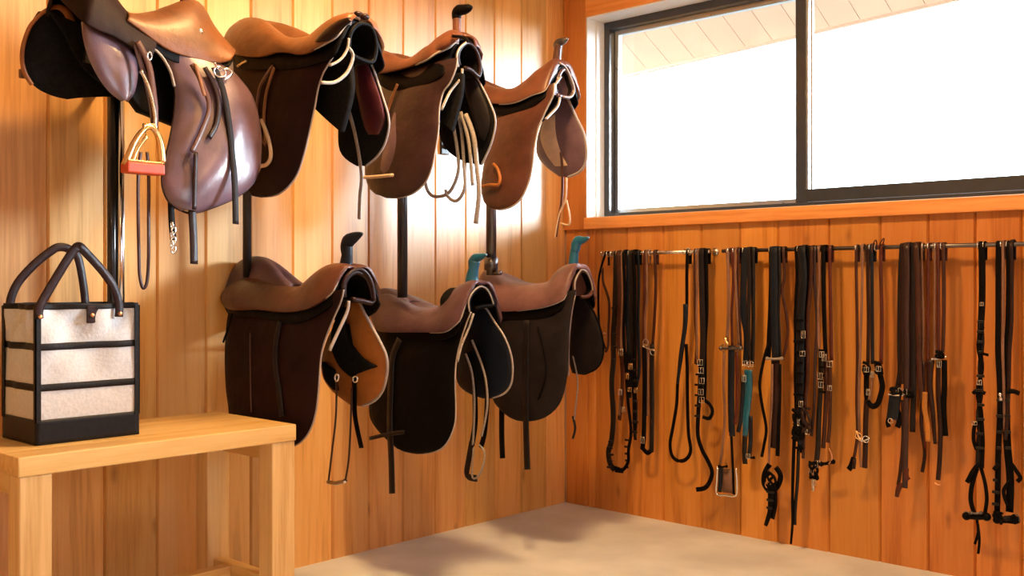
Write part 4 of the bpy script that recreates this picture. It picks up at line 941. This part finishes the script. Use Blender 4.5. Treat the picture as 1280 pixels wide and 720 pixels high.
k = Tack('bridle', 'broad navy headstall cinched by a pale bar with a knotted black end', 'bridle', 967)
k.hang([964, (964, 350), (963, 390), (961, 420), (960, 448)], 6, 'black'); k.hang([968, (968, 350), (968, 390), (969, 448)], 9, 'navy', l=1); k.hang([973, (974, 350), (973, 390), (974, 448)], 5, 'blackstrap')
k.run([(969, 450), (969, 490), (968, 530), (966, 560)], 10, 'dbrown', l=1); k.run([(974, 455), (974, 500), (972, 545), (972, 570)], 5, 'black'); k.run([(965, 455), (965, 500), (962, 545), (960, 590)], 3, 'palestrap', l=2)
k.bar(959, 448, 977, 448, .0045, 'rope', 3, 'keeper_bar')
k.run([(960, 430), (954, 455), (950, 480), (952, 505), (957, 535), (955, 555), (952, 571)], 3.5, 'black'); k.hang([979, (980, 345), (977, 362), (982, 385), (984, 410), (983, 432), (978, 450)], 3.5, 'brownstrap')
k.run([(962, 580), (955, 592), (955, 605), (962, 614), (972, 608), (975, 595), (970, 584)], 6, 'black', l=2); k.knot(965, 600, 14, 22, 'black', 3, 3, 5); k.run([(964, 605), (964, 625), (962, 640), (957, 657)], 9, 'black', l=3, w2=5); k.run([(968, 612), (968, 632), (964, 648)], 6, 'black', l=2)
k.keepers(963, 615, 635, 3, 14, l=3); k.ring(960, 606, 4, 'copper', 4)
k = Tack('bridle', 'bulky dark bridle whose thin black tail almost reaches the floor', 'bridle', 1002)
for i, (x, w, m) in enumerate(((996, 6, 'black'), (1000, 6, 'greyb'), (1004, 6, 'navy'), (1009, 6, 'black'), (1013, 4, 'brownstrap'))):
    k.hang([x + i * .5, (x + 1, 345), (x - .6 * i, 390), (x - i, 430), (x - 1 - i * .6, 470), (996 + i * 2.4, 510), (994 + i * 2.6, 545 + 7 * i)], w, m, l=i % 3)
k.keepers(999, 400, 560, 13, 15, 'black', 3); k.knot(998, 530, 18, 40, 'black', 3, 4, 8); k.knot(1008, 525, 14, 34, 'dbrown', 3, 3, 9)
k.run([(993, 540), (992, 580), (991, 620), (990, 652), (989, 680)], 4.5, 'black', 'rein', l=2, w2=3); k.run([(998, 560), (996, 600), (994, 635), (993, 656)], 4, 'blackstrap', 'rein', l=1)
for a in ((1004, 418, 5, 9), (1003, 442, 7, 6), (1001, 505, 5, 7), (999, 528, 5, 8), (1009, 540, 5, 6)): k.buckle(*a, 'nickel', 4)
k = Tack('bridle', 'brown bridle with stacked nickel buckles and a short bit at its foot', 'bridle', 1028)
k.hang([1018, (1018, 345), (1020, 380), (1022, 410), (1019, 450), (1017, 500), (1015, 545)], 5, 'chest', w2=4); k.hang([1024, (1024, 345), (1023, 380), (1024, 440)], 3, 'palestrap', l=1)
k.hang([1030, (1030, 350), (1031, 400), (1031, 440)], 5, 'black', l=1); k.hang([1037, (1037, 350), (1038, 400), (1039, 450)], 4, 'redstrap')
k.run([(1026, 440), (1025, 480), (1024, 520), (1022, 560), (1019, 585)], 6, 'blackstrap'); k.run([(1032, 440), (1032, 500), (1028, 560)], 5, 'brownstrap', l=0); k.run([(1037, 450), (1037, 490), (1036, 530), (1035, 553)], 4, 'brownstrap')
for a in ((1027, 443, 6, 7), (1030, 447, 5, 8), (1025, 470, 6, 8), (1026, 481, 6, 7), (1037, 455, 7, 7), (1037, 485, 5, 6), (1014, 590, 6, 8), (1022, 580, 6, 9), (1017, 603, 5, 7)): k.buckle(*a, 'nickel', 3)
k.keepers(1028, 438, 490, 6, 11, 'black', 2); k.knot(1018, 588, 14, 22, 'black', 2, 3, 11); k.bar(1026, 580, 1041, 577, .006, 'black'); k.cord([(1036, 560), (1040, 572), (1036, 580)], .003, 'copper', 3)
k.run([(1016, 596), (1016, 606), (1016, 614)], 3, 'nickel')
k = Tack('rein', 'pair of thin brown reins fastened by one bright brass snap', 'rein', 1075)
k.hang([1070, (1070, 350), (1071, 400), (1071, 450), (1071, 500), (1071, 540), (1069, 565), (1065, 580)], 3.5, 'brownstrap', 'rein'); k.hang([1078, (1077, 350), (1076, 400), (1075, 450), (1074, 500), (1075, 560), (1076, 584)], 3, 'palestrap', 'rein', l=1)
k.ring(1073, 545, 4, 'gold', 3, 'snap'); k.bar(1071, 540, 1075, 549, .004, 'gold', 3, 'snap'); k.run([(1067, 572), (1063, 582), (1060, 587)], 6, 'black'); k.run([(1068, 574), (1067, 586)], 4, 'dbrown', l=2)
k = Tack('bridle', 'bridle with twin studded buckle blocks joined by a hanging black loop', 'bridle', 1092)
k.hang([1085, (1085, 350), (1085, 400), (1085, 455)], 4, 'dbrown'); k.hang([1090, (1090, 350), (1091, 400), (1091, 455)], 4, 'navy', l=1); k.hang([1101, (1101, 350), (1102, 400), (1101, 455)], 4, 'redstrap')
k.knot(1084, 460, 11, 16, 'black', 2, 3, 12); k.knot(1099, 460, 11, 16, 'black', 2, 3, 13)
for a in ((1083, 462, 6, 6), (1090, 468, 4, 7), (1098, 461, 6, 6), (1085, 490, 4, 8)): k.buckle(*a, 'nickel', 4)
k.run([(1083, 468), (1083, 490), (1084, 502), (1090, 508), (1097, 505), (1101, 495), (1102, 482), (1099, 468)], 6, 'black', l=1); k.run([(1090, 470), (1088, 486), (1086, 500)], 3, 'palestrap', l=2)
k.run([(1083, 500), (1082, 530), (1082, 560), (1081, 585)], 6, 'dbrown'); k.ring(1082, 549, 4, 'chrome', 3); k.bar(1077, 551, 1086, 548, .0025, 'chrome', 3)
k.cord([(1090, 316), (1091, 306), (1095, 300), (1097, 310), (1101, 302), (1105, 298), (1103, 308), (1101, 316)], .0025, 'redstrap', 1, 'rein_knot')
k = Tack('bridle', 'fullest bundle of brown plaited reins with a black buckled tongue at its side', 'bridle', 1135)
for i, (x, m) in enumerate(((1127, 'greyb'), (1130, 'dbrown'), (1134, 'chest'), (1138, 'dbrown'), (1142, 'greyb'), (1146, 'brownstrap'))):
    e = [(1122, 490), (1126, 480), (1131, 610), (1128, 585), (1140, 540), (1152, 500)][i]
    k.hang([x + .5, (x - 1 + i * .3, 345), (x - 3 + i * .9, 400), (x - 3 + i * .9, 440), ((x + e[0]) / 2, (440 + e[1]) / 2), e], 6, m, 'rein', l=i % 3)
k.knot(1120, 489, 18, 9, 'black', 3, 3, 15); k.knot(1136, 492, 14, 8, 'black', 3, 2, 16); k.bar(1111, 493, 1128, 494, .0025, 'nickel', 4); k.buckle(1123, 488, 6, 6, 'nickel', 4); k.buckle(1131, 490, 5, 6, 'nickel', 4)
k.run([(1119, 492), (1117, 508), (1115, 524)], 13, 'navy', 'tongue', l=2); k.run([(1112, 518), (1109, 528), (1111, 534)], 5, 'black'); k.run([(1121, 510), (1124, 525), (1122, 534)], 6, 'black'); k.ring(1113, 526, 3, 'nickel', 4)
k.run([(1128, 500), (1128, 550), (1125, 590), (1123, 606)], 4, 'dbrown', 'rein'); k.run([(1126, 603), (1123, 612), (1120, 621)], 7, 'redstrap', 'popper', w2=5); k.run([(1133, 585), (1133, 595), (1136, 600)], 5, 'redstrap', 'popper', l=2)
k = Tack('bridle', 'bridle with one bright yellow leather strap at its foot', 'bridle', 1158)
k.hang([1152, (1152, 350), (1153, 400), (1153, 455)], 3, 'palestrap'); k.hang([1160, (1160, 350), (1160, 400), (1160, 460)], 3.5, 'redstrap')
k.run([(1154, 452), (1153, 490), (1152, 530), (1155, 565), (1153, 590)], 4, 'dbrown'); k.run([(1163, 450), (1162, 480), (1165, 515), (1168, 555)], 8, 'dbrown', w2=4); k.run([(1156, 490), (1156, 510), (1159, 530), (1160, 552)], 6, 'yellow', 'yellow_strap', l=2); k.run([(1155, 540), (1156, 565), (1154, 585)], 3, 'redstrap')
k = Tack('bridle', 'slim reddish bridle with a dark bit block, last of the close cluster', 'bridle', 1174)
k.hang([1168, (1168, 350), (1167, 400), (1168, 450)], 2.5, 'palestrap'); k.hang([1172, (1172, 350), (1172, 400), (1173, 440)], 4, 'redstrap'); k.hang([1179, (1179, 350), (1179, 400), (1178, 440)], 4, 'brownstrap')
k.knot(1175, 443, 10, 8, 'black', 2, 2, 17); k.bar(1165, 449, 1182, 446, .003, 'nickel', 2); k.run([(1168, 450), (1168, 490), (1169, 520), (1169, 555)], 4, 'yellow', l=0)
k.run([(1173, 450), (1173, 490), (1175, 530), (1174, 570), (1172, 600)], 5, 'dbrown'); k.run([(1180, 450), (1181, 480), (1179, 510), (1182, 545)], 6, 'black'); k.buckle(1174, 455, 5, 8); k.bar(1169, 604, 1175, 606, .002, 'copper')
k = Tack('bridle', 'single black bridle ending in a wide bit with a forked thong, clear of its neighbours', 'bridle', 1227)
k.hang([1227, (1227, 345), (1227, 380), (1226, 410)], 7, 'black', 'crown_strap')
for i in range(3):
    k.run([(1225 + i * 1.5, 400 + i * 4), (1223 + 4 * (i % 2), 430), (1227 - 3 * (i % 2), 460), (1222 + 4 * (i % 2), 490), (1226 - 4 * (i % 2), 520), (1222 + 3 * i, 550), (1221 + 3 * i, 585)], 4.5, ('blackstrap', 'greyb', 'black')[i], 'cheek_strap', l=i)
k.keepers(1225, 402, 440, 4, 9, l=3); k.keepers(1225, 470, 560, 6, 11, l=3); k.run([(1216, 492), (1222, 488), (1232, 492)], 4, 'black', l=3); k.run([(1228, 442), (1236, 444)], 3, 'black', l=2); k.run([(1222, 527), (1217, 534), (1216, 550), (1220, 562)], 4, 'black', l=2)
k.run([(1223, 580), (1216, 590), (1211, 597), (1208, 603)], 5, 'black', l=2); k.run([(1221, 585), (1215, 605), (1214, 625), (1217, 642)], 5, 'black', l=1); k.run([(1226, 585), (1231, 605), (1233, 625), (1231, 645)], 4, 'black', l=1)
k.bar(1208, 645, 1233, 646, .009, 'black', 2); k.ring(1208, 643, 3.5, 'dark_steel', 3); k.bar(1214, 641, 1226, 641, .004, 'dark_steel', 4, 'curb')
k.run([(1221, 650), (1222, 665), (1219, 680)], 3, 'black', 'thong'); k.run([(1222, 655), (1224, 675), (1223, 692)], 3, 'black', 'thong', l=2)
for a in ((1227, 380, 4, 4), (1224, 478, 5, 6), (1218, 529, 6, 4)): k.buckle(*a, 'nickel', 4)
k = Tack('bridle', 'long doubled black bridle with one bright stud, last on the rod by the frame edge', 'bridle', 1256)
k.hang([1248, (1248, 350), (1247, 400), (1247, 440), (1249, 480), (1250, 520), (1248, 560), (1247, 600), (1247, 640)], 6, 'black', 'cheek_strap'); k.hang([1254, (1254, 350), (1253, 400), (1253, 440), (1254, 480), (1256, 540)], 3, 'palestrap', 'cord', l=1)
k.hang([1262, (1262, 350), (1261, 400), (1259, 440), (1258, 480), (1258, 520), (1260, 560), (1262, 600), (1261, 640)], 8, 'black', 'cheek_strap'); k.hang([1265, (1265, 350), (1264, 400), (1262, 440), (1260, 500), (1256, 550)], 4, 'dbrown', l=2)
k.bar(1250, 493, 1251, 499, .004, 'chrome', 3, 'stud'); k.run([(1258, 490), (1266, 489), (1274, 492)], 5, 'black', l=3); k.keepers(1249, 500, 560, 4, 8, l=2); k.keepers(1260, 500, 560, 4, 8, l=2)
k.run([(1264, 580), (1270, 588), (1275, 597), (1272, 602)], 4.5, 'black', l=2); k.run([(1248, 580), (1242, 587)], 4, 'black', l=2); k.keepers(1244, 600, 645, 4, 10, l=2)
k.run([(1263, 600), (1255, 612), (1255, 622), (1260, 632)], 4, 'black', l=2); k.bar(1246, 650, 1270, 650, .008, 'black'); k.ring(1269, 648, 5, 'dark_steel', 3); k.knot(1248, 647, 12, 14, 'black', 3, 3, 21); k.knot(1264, 647, 12, 12, 'black', 3, 3, 22); k.bar(1257, 648, 1260, 648, .006, 'greyb', 4, 'stud')
# ------------------------------------------------------------------ daylight, camera, output
w = bpy.data.worlds.new('overcast_sky'); bpy.context.scene.world = w; w.use_nodes = True
bg = w.node_tree.nodes['Background']; bg.inputs[0].default_value = (.74, .87, 1.0, 1); bg.inputs[1].default_value = SKY
cam = bpy.data.cameras.new('camera'); co = bpy.data.objects.new('camera', cam); COL.objects.link(co)
cam.sensor_width = 36; cam.lens = 36 * F / 1280; cam.shift_y = -(360 - HY) / 1280; cam.clip_start = .05
co.location = CAM; co.rotation_euler = (math.pi / 2, 0, -math.atan2(FWD.x, FWD.y))
bpy.context.scene.camera = co
vs = bpy.context.scene.view_settings
vs.view_transform = 'Standard'; vs.look = 'None'; vs.gamma = 1; vs.use_curve_mapping = False; vs.exposure = EXPO
bpy.context.scene.cycles.max_bounces = 10; bpy.context.scene.cycles.diffuse_bounces = 6

sl_ = bpy.data.lights.new('hazy_sun', 'SUN'); sl_.energy = SUN; sl_.angle = math.radians(24); sl_.color = (.76, .88, 1.0)
so_ = bpy.data.objects.new('hazy_sun', sl_); COL.objects.link(so_); so_.location = (4, 4, 3)
so_.rotation_euler = Vector((-.72, -.70, -.14)).to_track_quat('-Z', 'Y').to_euler()
